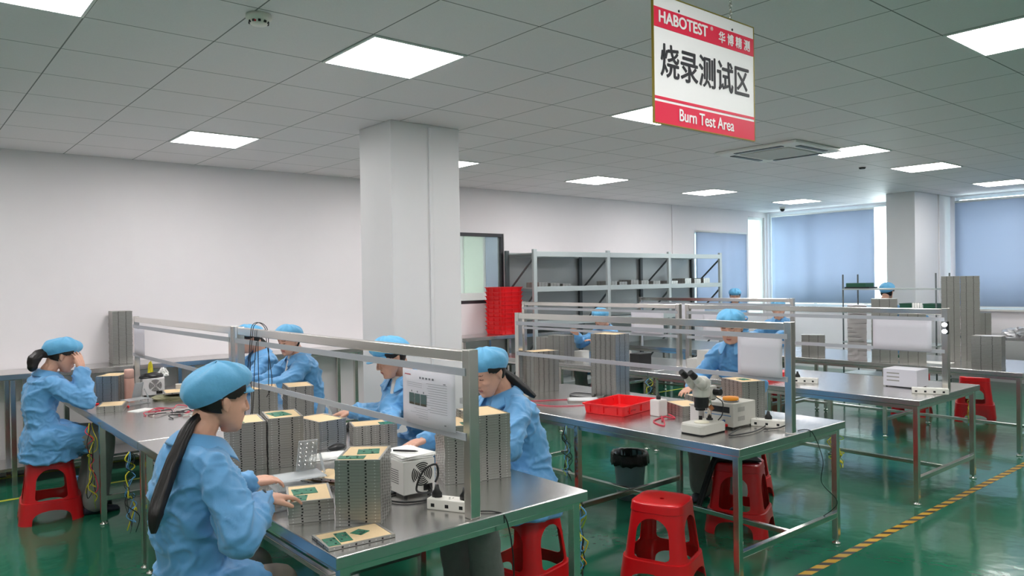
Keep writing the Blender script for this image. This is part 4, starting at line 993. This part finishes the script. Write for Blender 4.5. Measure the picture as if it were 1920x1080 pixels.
def head_rings(off=0.0, n=36, z0=-9, z1=9, fine=1):
    rings = []; prof = []
    for A, B in zip(HEADP, HEADP[1:]): prof += [tuple(a + (b_ - a) * k / fine for a, b_ in zip(A, B)) for k in range(fine)]
    for (z, f, bk, wy) in prof + [HEADP[-1]]:
        if z < z0 or z > z1: continue
        cx = (f - -(-bk)) * 0 + (f + bk) / 2 + .006; ring = []
        for i in range(n):
            a = 2 * math.pi * i / n; c, s = math.cos(a), math.sin(a); e = 2.3
            r = 1 / ((abs(c) ** e + abs(s) ** e) ** (1 / e))
            rx = (f - cx) if c > 0 else (cx - bk)
            ring.append(V((cx + c * r * (rx + off), s * r * (wy + off), z + (off if z > .1 else 0))))
        rings.append(ring)
    return rings
def add_head(b, M, fine=True):
    b.loft([[M @ p for p in ring] for ring in head_rings()])
    def bl(p, r, sc): 
        Q = M.to_3x3().to_4x4(); b.ball(M @ V(p), r, 0, 2, sc, Q)
    # nose
    pts = [(.086, 0, .012), (.095, 0, -.006), (.102, 0, -.022), (.1045, 0, -.030)]
    b.chain([M @ V(p) for p in pts], [.006, .0072, .0088, .0092], n=10)
    for s in (-1, 1):
        bl((.093, .011 * s, -.034), .0085, (1, 1, .8))
        bl((.060, .034 * s, -.026), .024, (1, 1, .9))         # cheek
        bl((.070, .031 * s, .004), .0135, (.9, 1.15, .8))    # eyelid
        bl((-.008, .076 * s, -.010), .0225, (.68, .40, 1.30)); bl((-.014, .083 * s, -.002), .016, (.7, .35, 1.3)); bl((-.004, .077 * s, -.034), .0085, (.9, .6, 1.1))   # ear
    bl((.086, 0, -.056), .014, (.75, 1.5, .45)); bl((.085, 0, -.066), .013, (.75, 1.35, .5)); bl((.078, 0, -.098), .017, (.8, 1.2, .8))
def ortho(fwd, up):
    x = V(fwd).normalized(); y = V(up).cross(x).normalized(); z = x.cross(y); return Matrix((x, y, z)).transposed()
def add_hand(b, wrist, d, palm_n, side, curl=.35, spread=.12, sc=1.0, curls=None):
    # d: direction of fingers, palm_n: direction the palm faces, side: +1 thumb towards +lateral
    d = V(d).normalized(); nrm = V(palm_n); nrm = (nrm - d * nrm.dot(d)).normalized(); lat = d.cross(nrm) * side; w0 = V(wrist)
    P = lambda a, l, c: w0 + d * (a * sc) + lat * (l * sc) + nrm * (c * sc)
    for l in (-.026, -.009, .009, .025):
        b.chain([P(.005, l * .6, 0), P(.045, l, -.001), P(.082 - abs(l) * .2, l * 1.12, 0)], [.0155 * sc, .0142 * sc, .0115 * sc], n=10)
    L = ((.026, .070, .0088), (.009, .078, .0092), (-.009, .073, .0088), (-.026, .058, .0078))
    for i, (l, ln, r) in enumerate(L):
        cu = (curls[i] if curls else curl); a = cu * .6; p = P(.084, l * 1.12, 0); pts = [p]; rs = [r * sc]
        sp = spread * (l / .026)
        for k, f in enumerate((.45, .31, .24)):
            dd = (d * math.cos(a) + nrm * math.sin(a)).normalized() + lat * sp
            p = p + dd.normalized() * ln * f * sc; pts.append(p); rs.append((r - .0010 * (k + 1)) * sc); a += cu * (1.0 if k == 0 else .7)
        b.chain(pts, rs, n=10)
    q = [P(.022, .024, .004), P(.048, .042, .012), P(.070, .052, .020), P(.090, .054, .030)]
    b.chain(q, [.0135 * sc, .0115 * sc, .0098 * sc, .0082 * sc], n=10)
def elbow_ik(S, Wr, l1, l2, pole):
    S = V(S); Wr = V(Wr); d = Wr - S; L = min(d.length, (l1 + l2) * .995); u = d.normalized()
    a = (l1 * l1 - l2 * l2 + L * L) / (2 * L); h = math.sqrt(max(0, l1 * l1 - a * a))
    p = V(pole); p = (p - u * p.dot(u)).normalized(); return S + u * a + p * h
def interp(A, n):
    return spline([V(p) for p in A], n)
def person(label, pel, yaw, head, hyaw, hpitch, wr, hdir, palm, poles=None, hair='bun', cap='puff', voxel=.006, seated=True, hroll=0, trouser=GREYC, kneeL=None, shirt=False, curls=None, hand=True, captilt=0, face=True):
    root = tag(empty('person', (pel[0], pel[1], 0)), label, 'person', 'workers in blue coats and caps')
    O = V((pel[0], pel[1], 0)); rel = lambda p: V(p) - O
    F = V((math.cos(R(yaw)), math.sin(R(yaw)), 0)); Lf = V((-F.y, F.x, 0)); Z = V((0, 0, 1))
    P0 = rel(pel); Hc = rel(head)
    M = Matrix.Translation(Hc) @ Matrix.Rotation(R(hyaw), 4, 'Z') @ Matrix.Rotation(R(hpitch), 4, 'Y') @ Matrix.Rotation(R(hroll), 4, 'X') @ Matrix.Scale(1.04, 4)
    nb = M @ V((-.038, 0, -.085)); base = nb + V((0, 0, -.058)) - F * .026     # neck base
    spine = interp([P0 + V((0, 0, -.06)), P0 + Z * .09 - F * .005, (P0 * .45 + base * .55) - F * .045, base + V((0, 0, -.07)) - F * .018, base], 5)
    n = len(spine)
    def torso(b, s, top=1.0):
        wd = [.178, .172, .160, .154, .158, .165, .174, .176, .140, .080]; dp = [.130, .122, .108, .100, .102, .108, .112, .102, .082, .058]
        rings = []
        for i, p in enumerate(spine):
            t = i / (n - 1) * (len(wd) - 1); k = min(int(t), len(wd) - 2); u = t - k
            w_ = (wd[k] * (1 - u) + wd[k + 1] * u) * s; d_ = (dp[k] * (1 - u) + dp[k + 1] * u) * s
            tn = (spine[min(i + 1, n - 1)] - spine[max(i - 1, 0)]).normalized(); fr = Lf.cross(tn).normalized()
            if fr.dot(F) < 0: fr = -fr
            e = 2.4; ring = []
            for q in range(28):
                a = 2 * math.pi * q / 28; c, s_ = math.cos(a), math.sin(a); r = 1 / ((abs(c) ** e + abs(s_) ** e) ** (1 / e))
                ring.append(p + fr * c * r * d_ + Lf * s_ * r * w_)
            rings.append(ring)
        b.loft(rings)
    S = [base + Lf * .146 * s - Z * .080 - F * .0 for s in (1, -1)]
    E = []; W = []
    for i in range(2):
        wv = rel(wr[i]); po = V(poles[i]) if poles else (Lf * (.7 if i == 0 else -.7) - Z * .8 - F * .3)
        d = wv - S[i]
        if d.length > .50: wv = S[i] + d.normalized() * .50
        E.append(elbow_ik(S[i], wv, .275, .245, po)); W.append(wv)
    hips = [P0 + Lf * .095 * s for s in (1, -1)]
    if seated:
        knees = [rel(kneeL[i]) if kneeL else h + F * .40 + Lf * (.05 if i == 0 else -.05) - Z * .03 for i, h in enumerate(hips)]
        feet = [V((k.x, k.y, .07)) - F * .06 for k in knees]
    else:
        knees = [h - Z * (h.z * .5) + F * .02 for h in hips]; feet = [V((h.x, h.y, .07)) - F * .02 for h in hips]
    # body
    b = MB(SKIN, LIP, BROW)
    torso(b, .80); b.chain([nb + (M.to_3x3() @ V((.0, 0, .03))), nb, base + Z * .02, base - Z * .06], [.052, .050, .055, .07])
    add_head(b, M)
    for i in range(2):
        b.chain([S[i], E[i], W[i]], [.048, .040, .026], n=14)
        b.chain([hips[i], knees[i], feet[i] + Z * .02], [.075, .055, .035], n=12)
        if hand: add_hand(b, W[i] + V(hdir[i]).normalized() * .004, hdir[i], palm[i], (1 if i == 0 else -1), curls=curls[i] if curls else None)
    me = remesh(b.mesh('body'), voxel, 2, 'body')
    Mi = M.inverted()
    if face:
        for p in me.polygons:
            c = Mi @ p.center
            if c.x > .05 and abs(c.z) < .12 and abs(c.y) < .06:
                if .0215 < c.z + .10 * (abs(c.y) - .03) < .0265 and .014 < abs(c.y) < .046: p.material_index = 2
                elif -.0022 < c.z + .001 < .0022 and .018 < abs(c.y) < .043: p.material_index = 2
                elif -.0690 < c.z < -.0545 and abs(c.y) < .0190 - .6 * abs(c.z + .062) and c.x > .083: p.material_index = 1
    body = bpy.data.objects.new('body', me); col.objects.link(body); body.parent = root
    # coat
    b = MB(BLUE)
    torso(b, 1.03)
    for i in range(2):
        s = (1, -1)[i]; cuff = E[i] + (W[i] - E[i]) * .93
        b.chain([base + Lf * .045 * s - Z * .052, base + Lf * .10 * s - Z * .066, S[i], S[i] * .5 + E[i] * .5, E[i], E[i] * .45 + cuff * .55, cuff], [.058, .064, .066, .070, .066, .064, .050], n=16)
        if seated:
            kn = hips[i] * .42 + knees[i] * .58
            b.chain([hips[i], hips[i] * .5 + kn * .5 + Z * .01, kn], [.118, .112, .100], n=16)
            b.chain([kn, kn + F * .05 - Z * .06], [.095, .06], n=14)
        else: b.chain([hips[i], hips[i] - Z * .35], [.12, .13], n=16)
    if seated:
        # coat tail hanging around the seat
        rings = []
        for (z, wd_, db, df) in ((.10, .15, .11, .10), (.0, .185, .14, .20), (-.08, .20, .155, .24), (-.150, .205, .155, .24)):
            ring = []
            for q in range(32):
                a = 2 * math.pi * q / 32; c, s_ = math.cos(a), math.sin(a); e = 2.6; r = 1 / ((abs(c) ** e + abs(s_) ** e) ** (1 / e))
                fold = 1 + (.035 * math.sin(a * 7 + pel[0] * 9) if z < 0 else 0)
                ring.append(P0 + Z * z + F * c * r * (df if c > 0 else db) * fold + Lf * s_ * r * wd_ * fold)
            rings.append(ring)
        b.loft(rings)
    me = remesh(b.mesh('coat'), max(voxel * 1.3, .0075), 10, 'coat', .7)
    sd = V((pel[0] * 3, pel[1] * 5, 0))
    for v, nv in [(v, v.normal.copy()) for v in me.vertices]:
        c = v.co + sd
        q = V((c.x * 5.5, c.y * 5.5, c.z * 9)); q = q + noise.noise_vector(q * .6) * .9
        r1 = max(0, 1 - abs(noise.noise(q)) * 4.2); q2 = V((c.x * 12 + 5, c.y * 12, c.z * 19)) + noise.noise_vector(c * 9) * 1.2
        r2 = max(0, 1 - abs(noise.noise(q2)) * 3.4)
        v.co += nv * (.015 * r1 + .006 * r2 - .006 + .010 * noise.noise(c * 7))
    coat = bpy.data.objects.new('coat', me); col.objects.link(coat); coat.parent = root
    for p in me.polygons: p.use_smooth = True
    # collar: two lapels and a back band
    b = MB(BLUE); ring0 = []; ring1 = []; ringm = []; N = 30; up_ = (nb - base).normalized()
    for q in range(N + 1):
        a = R(-158 + 316 * q / N) + math.pi; f = abs(q / N - .5) * 2
        dirv = (F * math.cos(a) + Lf * math.sin(a)); drop = f ** 2.2
        c0 = base + F * .006 - Z * (.048 * drop)
        ring0.append(c0 + dirv * (.066 + .008 * f) + Z * .030)
        ringm.append(c0 + dirv * (.074 + .010 * f) + Z * .040)
        ring1.append(c0 + dirv * (.122 + .016 * f) - Z * (.006 + .060 * drop))
    b.loft([ring0, ringm, ring1], close=False); co = b.build('collar', root, smooth=True, solid=.007)
    k = co.modifiers.new('s', 'SUBSURF'); k.levels = 1; k.render_levels = 1
    if shirt:
        b = MB(WHITEC); b.loft([[base + F * (.078 + .045 * t - .012 * abs(s)) + Lf * s * (.040 * (1 - t) + .003) + Z * (.0 - .15 * t) for s in (-1, -.33, .33, 1)] for t in (0, .25, .5, .75, 1)], close=False); b.build('shirt', root, solid=.004)
        Mb = V((0, 0, 0))
    # cap matrix
    MC = M @ Matrix.Scale(.955, 4) @ Matrix.Translation((.006, 0, -.014)) @ Matrix.Rotation(R(-9 if not captilt else captilt), 4, 'Y')
    # trousers and shoes
    for i in range(2):
        b = MB(trouser); b.chain([hips[i], hips[i] * .5 + knees[i] * .5, knees[i], knees[i] * .4 + feet[i] * .6, feet[i] + Z * .03], [.092, .088, .084, .084, .088], n=16)
        me = remesh(b.mesh('trouser_leg'), .012, 4, 'trouser_leg'); me.materials.clear(); me.materials.append(trouser)
        for v, nv in [(v, v.normal.copy()) for v in me.vertices]: v.co += nv * (.006 * noise.noise(V((v.co.x * 9, v.co.y * 9, v.co.z * 14)) + sd))
        o = bpy.data.objects.new('trouser_leg', me); col.objects.link(o); o.parent = root
        f0 = V((feet[i].x, feet[i].y, 0))
        b = MB(SHOE); b.loft([[f0 + F * x + Lf * (wd_ * math.cos(a)) + Z * (max(0.002, hh * .5 + hh * .5 * math.sin(a))) for a in [2 * math.pi * q / 16 for q in range(16)]] for x, wd_, hh in ((-.085, .022, .05), (-.07, .034, .075), (-.02, .038, .085), (.05, .042, .065), (.10, .044, .05), (.145, .036, .038), (.16, .015, .02))])
        b.build('shoe', root, smooth=True)
    # hair
    b = MB(HAIR); rings = head_rings(.011, 96, fine=3); g = [[b.bm.verts.new(p + V((0, 0, 0))) for p in ring] for ring in rings]
    for A, B in zip(g, g[1:]):
        for i in range(96):
            q = (A[i], A[(i + 1) % 96], B[(i + 1) % 96], B[i]); c = sum((v.co for v in q), V()) / 4
            if c.x > .052 and c.z < .060: continue
            if c.x > -.030 - .30 * min(0, c.z) and c.z < .002: continue
            if c.x > .014 and c.z < .004 + (c.x - .014) * .62: continue
            if c.z < (-.048 if isinstance(hair, list) else -.065) or c.z > .078: continue
            b.bm.faces.new(q)
    bmesh.ops.delete(b.bm, geom=[v for v in b.bm.verts if not v.link_faces], context='VERTS')
    me = b.mesh('hair'); o = bpy.data.objects.new('hair', me); col.objects.link(o); o.parent = root; o.matrix_local = M
    k = o.modifiers.new('s', 'SOLIDIFY'); k.thickness = .010; k.offset = 0
    k = o.modifiers.new('q', 'SUBSURF'); k.levels = 1; k.render_levels = 1
    for p in me.polygons: p.use_smooth = True
    def tail(pts, rs, name='ponytail'):
        b = MB(HAIR); P_ = interp(pts, 6); rr = [];
        for i in range(len(P_)):
            t = i / (len(P_) - 1) * (len(rs) - 1); k = min(int(t), len(rs) - 2); rr.append(rs[k] * (1 - (t - k)) + rs[k + 1] * (t - k))
        rings = []; 
        for i, p in enumerate(P_):
            tn = (P_[min(i + 1, len(P_) - 1)] - P_[max(i - 1, 0)]).normalized(); a = tn.orthogonal() if i == 0 else a; a = (a - tn * a.dot(tn)).normalized(); c = tn.cross(a)
            rings.append([p + (a * math.cos(q) + c * math.sin(q)) * rr[i] * (1 + .10 * math.sin(q * 6) + .18 * noise.noise(V((math.cos(q) * 2, math.sin(q) * 2, i * .35)))) for q in [2 * math.pi * j / 20 for j in range(20)]])
        b.loft(rings); b.build(name, root, smooth=True)
    if isinstance(hair, list): tail([rel(p) for p in hair[0]], hair[1])
    # cap
    b = MB(BLUEC); n = 72; rings = []
    prof = [(.0, 0, .985, .0), (.012, 0, 1.03, .002), (.028, 0, 1.13, .006), (.052, 0, 1.17, .010), (.080, 0, 1.12, .013), (.104, 0, .98, .014), (.124, 0, .76, .012), (.138, 0, .50, .009), (.146, 0, .24, .005), (.148, 0, .03, .001)]
    for (zz, _, s, am) in prof:
        ring = []
        for i in range(n):
            a = 2 * math.pi * i / n; c, s_ = math.cos(a), math.sin(a)
            r = s * (1 + am * 1.2 * math.sin(a * 9 + zz * 40)) ; rx = .104 if c > 0 else .110
            back = max(0, -c); z = .036 + zz * .80 - back * .040 * (1 - zz / .2) + noise.noise(V((c * 3, s_ * 3, zz * 24 + pel[0]))) * am * 1.1 + max(0, c) * .012 * (1 - zz / .15)
            bulge = 1 + (.10 * back if .02 < zz < .12 else 0) + noise.noise(V((c * 2.3 + 4, s_ * 2.3, zz * 12 + pel[1]))) * .10 * (1 if zz > .02 else 0) + (.035 * max(0, 1 - 3.5 * abs(noise.noise(V((c * 3.4 + pel[1], s_ * 3.4, zz * 20))))) * (1 if .02 < zz < .14 else 0))
            ring.append(V((-.006 + c * rx * r * bulge, s_ * .090 * r, z)))
        rings.append(ring)
    b.loft(rings, cap=False); o = b.build('cap', root, smooth=True, solid=.003); o.matrix_local = MC
    k = o.modifiers.new('q', 'SUBSURF'); k.levels = 1; k.render_levels = 1
    if cap in ('peak', 'short'):
        b = MB(BLUEC); ri = []; ro = []
        for q in range(17):
            a = R(-62 + 124 * q / 16); f = math.cos(a)
            ri.append(V((math.cos(a) * .100, math.sin(a) * .089, .047))); ro.append(V((math.cos(a) * (.100 + (.058 if cap == 'peak' else .022) * max(0, f)), math.sin(a) * (.090 + .010), .043 - .020 * f)))
        b.loft([ri, ro], close=False); o = b.build('cap_peak', root, smooth=True, solid=.004); o.matrix_local = MC
    return root

# nearest woman
person('nearest woman in a blue coat with a very long ponytail, hands over trays', (.11, -1.12, .585), 2, (.205, -1.165, 1.282), 3, 10,
       [(.40, -.93, .885), (.315, -1.27, .905)], [(1, .12, -.02), (1, .22, -.10)], [(0, 0.15, -1), (0, 0, -1)],
       poles=[(-.5, .6, -.7), (-.35, -.75, -.6)], hair=[[(.12, -1.185, 1.23), (.07, -1.22, 1.195), (.01, -1.27, 1.11), (-.04, -1.31, 1.02), (-.075, -1.345, .95), (-.085, -1.355, .89)], [.014, .019, .024, .025, .024, .008]],
       voxel=.0042, hroll=0, cap='short', captilt=-14, trouser=mat('tan_grey_trousers', (128, 118, 108), .85, 0, .3, 30, .1), curls=[(.5, .45, .45, .5), (.35, .3, .35, .4)], kneeL=[(.38, -.98, .56), (.38, -1.24, .56)])
b = MB(BLACK); b.tube([V((.322 + .006 * math.cos(a), -1.272 + .033 * math.cos(a), .905 + .033 * math.sin(a))) for a in [2 * math.pi * i / 20 for i in range(21)]], .005, n=6)
tag(b.build('wrist_band', smooth=True), 'black band around the right wrist of the nearest woman', 'band')
# woman at the far left holding her head
person('woman in a blue coat at the far left seated with hands held to her face', (.15, 2.50, .585), -4, (.29, 2.54, 1.195), -4, 20,
       [(.44, 2.64, 1.06), (.39, 2.40, 1.075)], [(-.25, -.06, 1), (-.12, .30, 1)], [(-1, -.15, 0), (-.6, .9, 0)],
       poles=[(.3, .5, -.8), (.35, -.5, -.8)], hair=[[(.20, 2.53, 1.20), (.15, 2.52, 1.215), (.105, 2.51, 1.18), (.09, 2.50, 1.12), (.085, 2.5, 1.09)], [.018, .034, .042, .034, .008]],
       voxel=.006, cap='puff', curls=[(.3,) * 4, (.25,) * 4], kneeL=[(.52, 2.62, .56), (.52, 2.36, .56)])
b = MB(mat('blue_bracelet', (40, 96, 190), .35)); b.tube([V((.425 + .03 * math.cos(a), 2.45 + .03 * math.sin(a), 1.05 + .006 * math.cos(a))) for a in [2 * math.pi * i / 20 for i in range(21)]], .006, n=6)
tag(b.build('wrist_strap', smooth=True), 'blue wrist strap on the arm of the woman holding her head', 'strap')
# worker with short hair behind the first bench
person('short-haired worker in a blue coat and white shirt behind the hanging cords', (2.12, 2.25, .585), 180, (1.93, 2.20, 1.225), 200, 18,
       [(1.55, 2.05, .86), (1.58, 2.42, .85)], [(-1, .15, -.1), (-1, -.25, -.1)], [(0, 0, -1), (0, 0, -1)], voxel=.0065, hair='short', shirt=True)
person('worker in a blue coat mostly hidden behind the steel double post', (2.02, 2.98, .585), 180, (1.86, 2.93, 1.205), 170, 22,
       [(1.52, 2.72, .90), (1.52, 3.12, .86)], [(-1, .2, -.1), (-1, -.2, -.1)], [(0, 0, -1), (0, 0, -1)], voxel=.008, hair=[[(1.95, 2.93, 1.19), (2.0, 2.93, 1.13), (2.0, 2.94, 1.06)], [.03, .04, .012]])
person('worker in a peaked blue cap leaning over the bench behind the instruction sheet', (2.02, .22, .585), 182, (1.70, .13, 1.235), 172, 24,
       [(1.56, .10 + .30, .87), (1.50, -.20, .84)][::1], [(-.8, .5, -.1), (-1, .25, -.1)], [(0, 0, -1), (0, 0, -1)], voxel=.006, cap='peak', hair='short', shirt=True)
person('woman in a blue coat with a dark ponytail seated right of the front rail post', (1.94, -.88, .585), 176, (1.75, -.80, 1.215), 184, 26,
       [(1.42, -1.02, .87), (1.45, -.62, .86)], [(-1, .1, -.1), (-1, -.15, -.1)], [(0, 0, -1), (0, 0, -1)],
       hair=[[(1.84, -.815, 1.21), (1.895, -.83, 1.165), (1.95, -.86, 1.11), (2.0, -.90, 1.06)], [.018, .026, .026, .010]], voxel=.0055)
person('woman in a blue coat and cap behind the microscope, looking down', (4.42, -.60, .60), 184, (4.22, -.66, 1.33), 196, 24,
       [(3.98, -.82, .86), (4.0, -.45, .86)], [(-1, .2, -.1), (-1, -.2, -.1)], [(0, 0, -1), (0, 0, -1)], voxel=.0065, hair='short')
person('worker in a blue coat before the metal rack, arm raised over parts', (6.66, 2.88, .585), 182, (6.52, 2.88, 1.20), 190, 24,
       [(6.22, 2.72, .92), (6.25, 3.05, .98)], [(-1, .1, .2), (-.6, -.2, .7)], [(0, 0, -1), (0, 0, -1)], voxel=.009, hair='short')
person('standing worker with blue cap and dark fringe near the corner blind', (10.6, 3.55, .86), 215, (10.52, 3.50, 1.385), 215, 20,
       [(10.25, 3.5, 1.0), (10.4, 3.2, 1.0)], [(-1, 0, 0), (-1, 0, 0)], [(0, 0, -1), (0, 0, -1)], voxel=.01, hair='short', seated=False, hand=True)
person('worker in a blue cap seated below the middle blue blind', (9.0, 1.80, .59), 200, (8.86, 1.70, 1.245), 205, 20,
       [(8.5, 1.5, .92), (8.6, 2.0, .9)], [(-1, 0, 0), (-1, 0, 0)], [(0, 0, -1), (0, 0, -1)], voxel=.01, hair='short')
person('standing worker with their back turned at the wire rack', (10.47, .93, .88), -20, (10.54, .95, 1.46), 4, 12,
       [(10.85, .65, 1.05), (10.75, .45, 1.05)], [(1, 0, 0), (1, 0, 0)], [(0, 0, -1), (0, 0, -1)], voxel=.01, hair='short', seated=False)
# dark jacket hanging by the stool under the middle bench
def jacket():
    b = MB(mat('black_cloth', (20, 20, 23), .85, 0, .4, 30, .2))
    L_ = [[V((-.165 - .022 * k + .008 * math.sin(j), -.075 + .012 * j + .006 * k, .475 + .012 * math.sin(j * 1.3) - (0 if k < 1 else .07 * k))) for j in range(11)] for k in range(6)]
    T_ = [[V((.13 - .05 * k, -.11 * (1 - k * .05) + .021 * j, .468 + .010 * noise.noise(V((k, j, 3)) * .6))) for j in range(11)] for k in range(6)]
    b.loft(T_ + L_, close=False); return b
o = simple('dark_jacket', 'black jacket folded over the stool under the middle workbench', 'jacket', (3.70, -1.06, 0), -42, jacket, smooth=True)
k = o.modifiers.new('s', 'SOLIDIFY'); k.thickness = .012; k.offset = 1; k = o.modifiers.new('q', 'SUBSURF'); k.levels = 1; k.render_levels = 1
if bpy.data.scenes.get('scratch'): bpy.data.scenes.remove(bpy.data.scenes['scratch'])
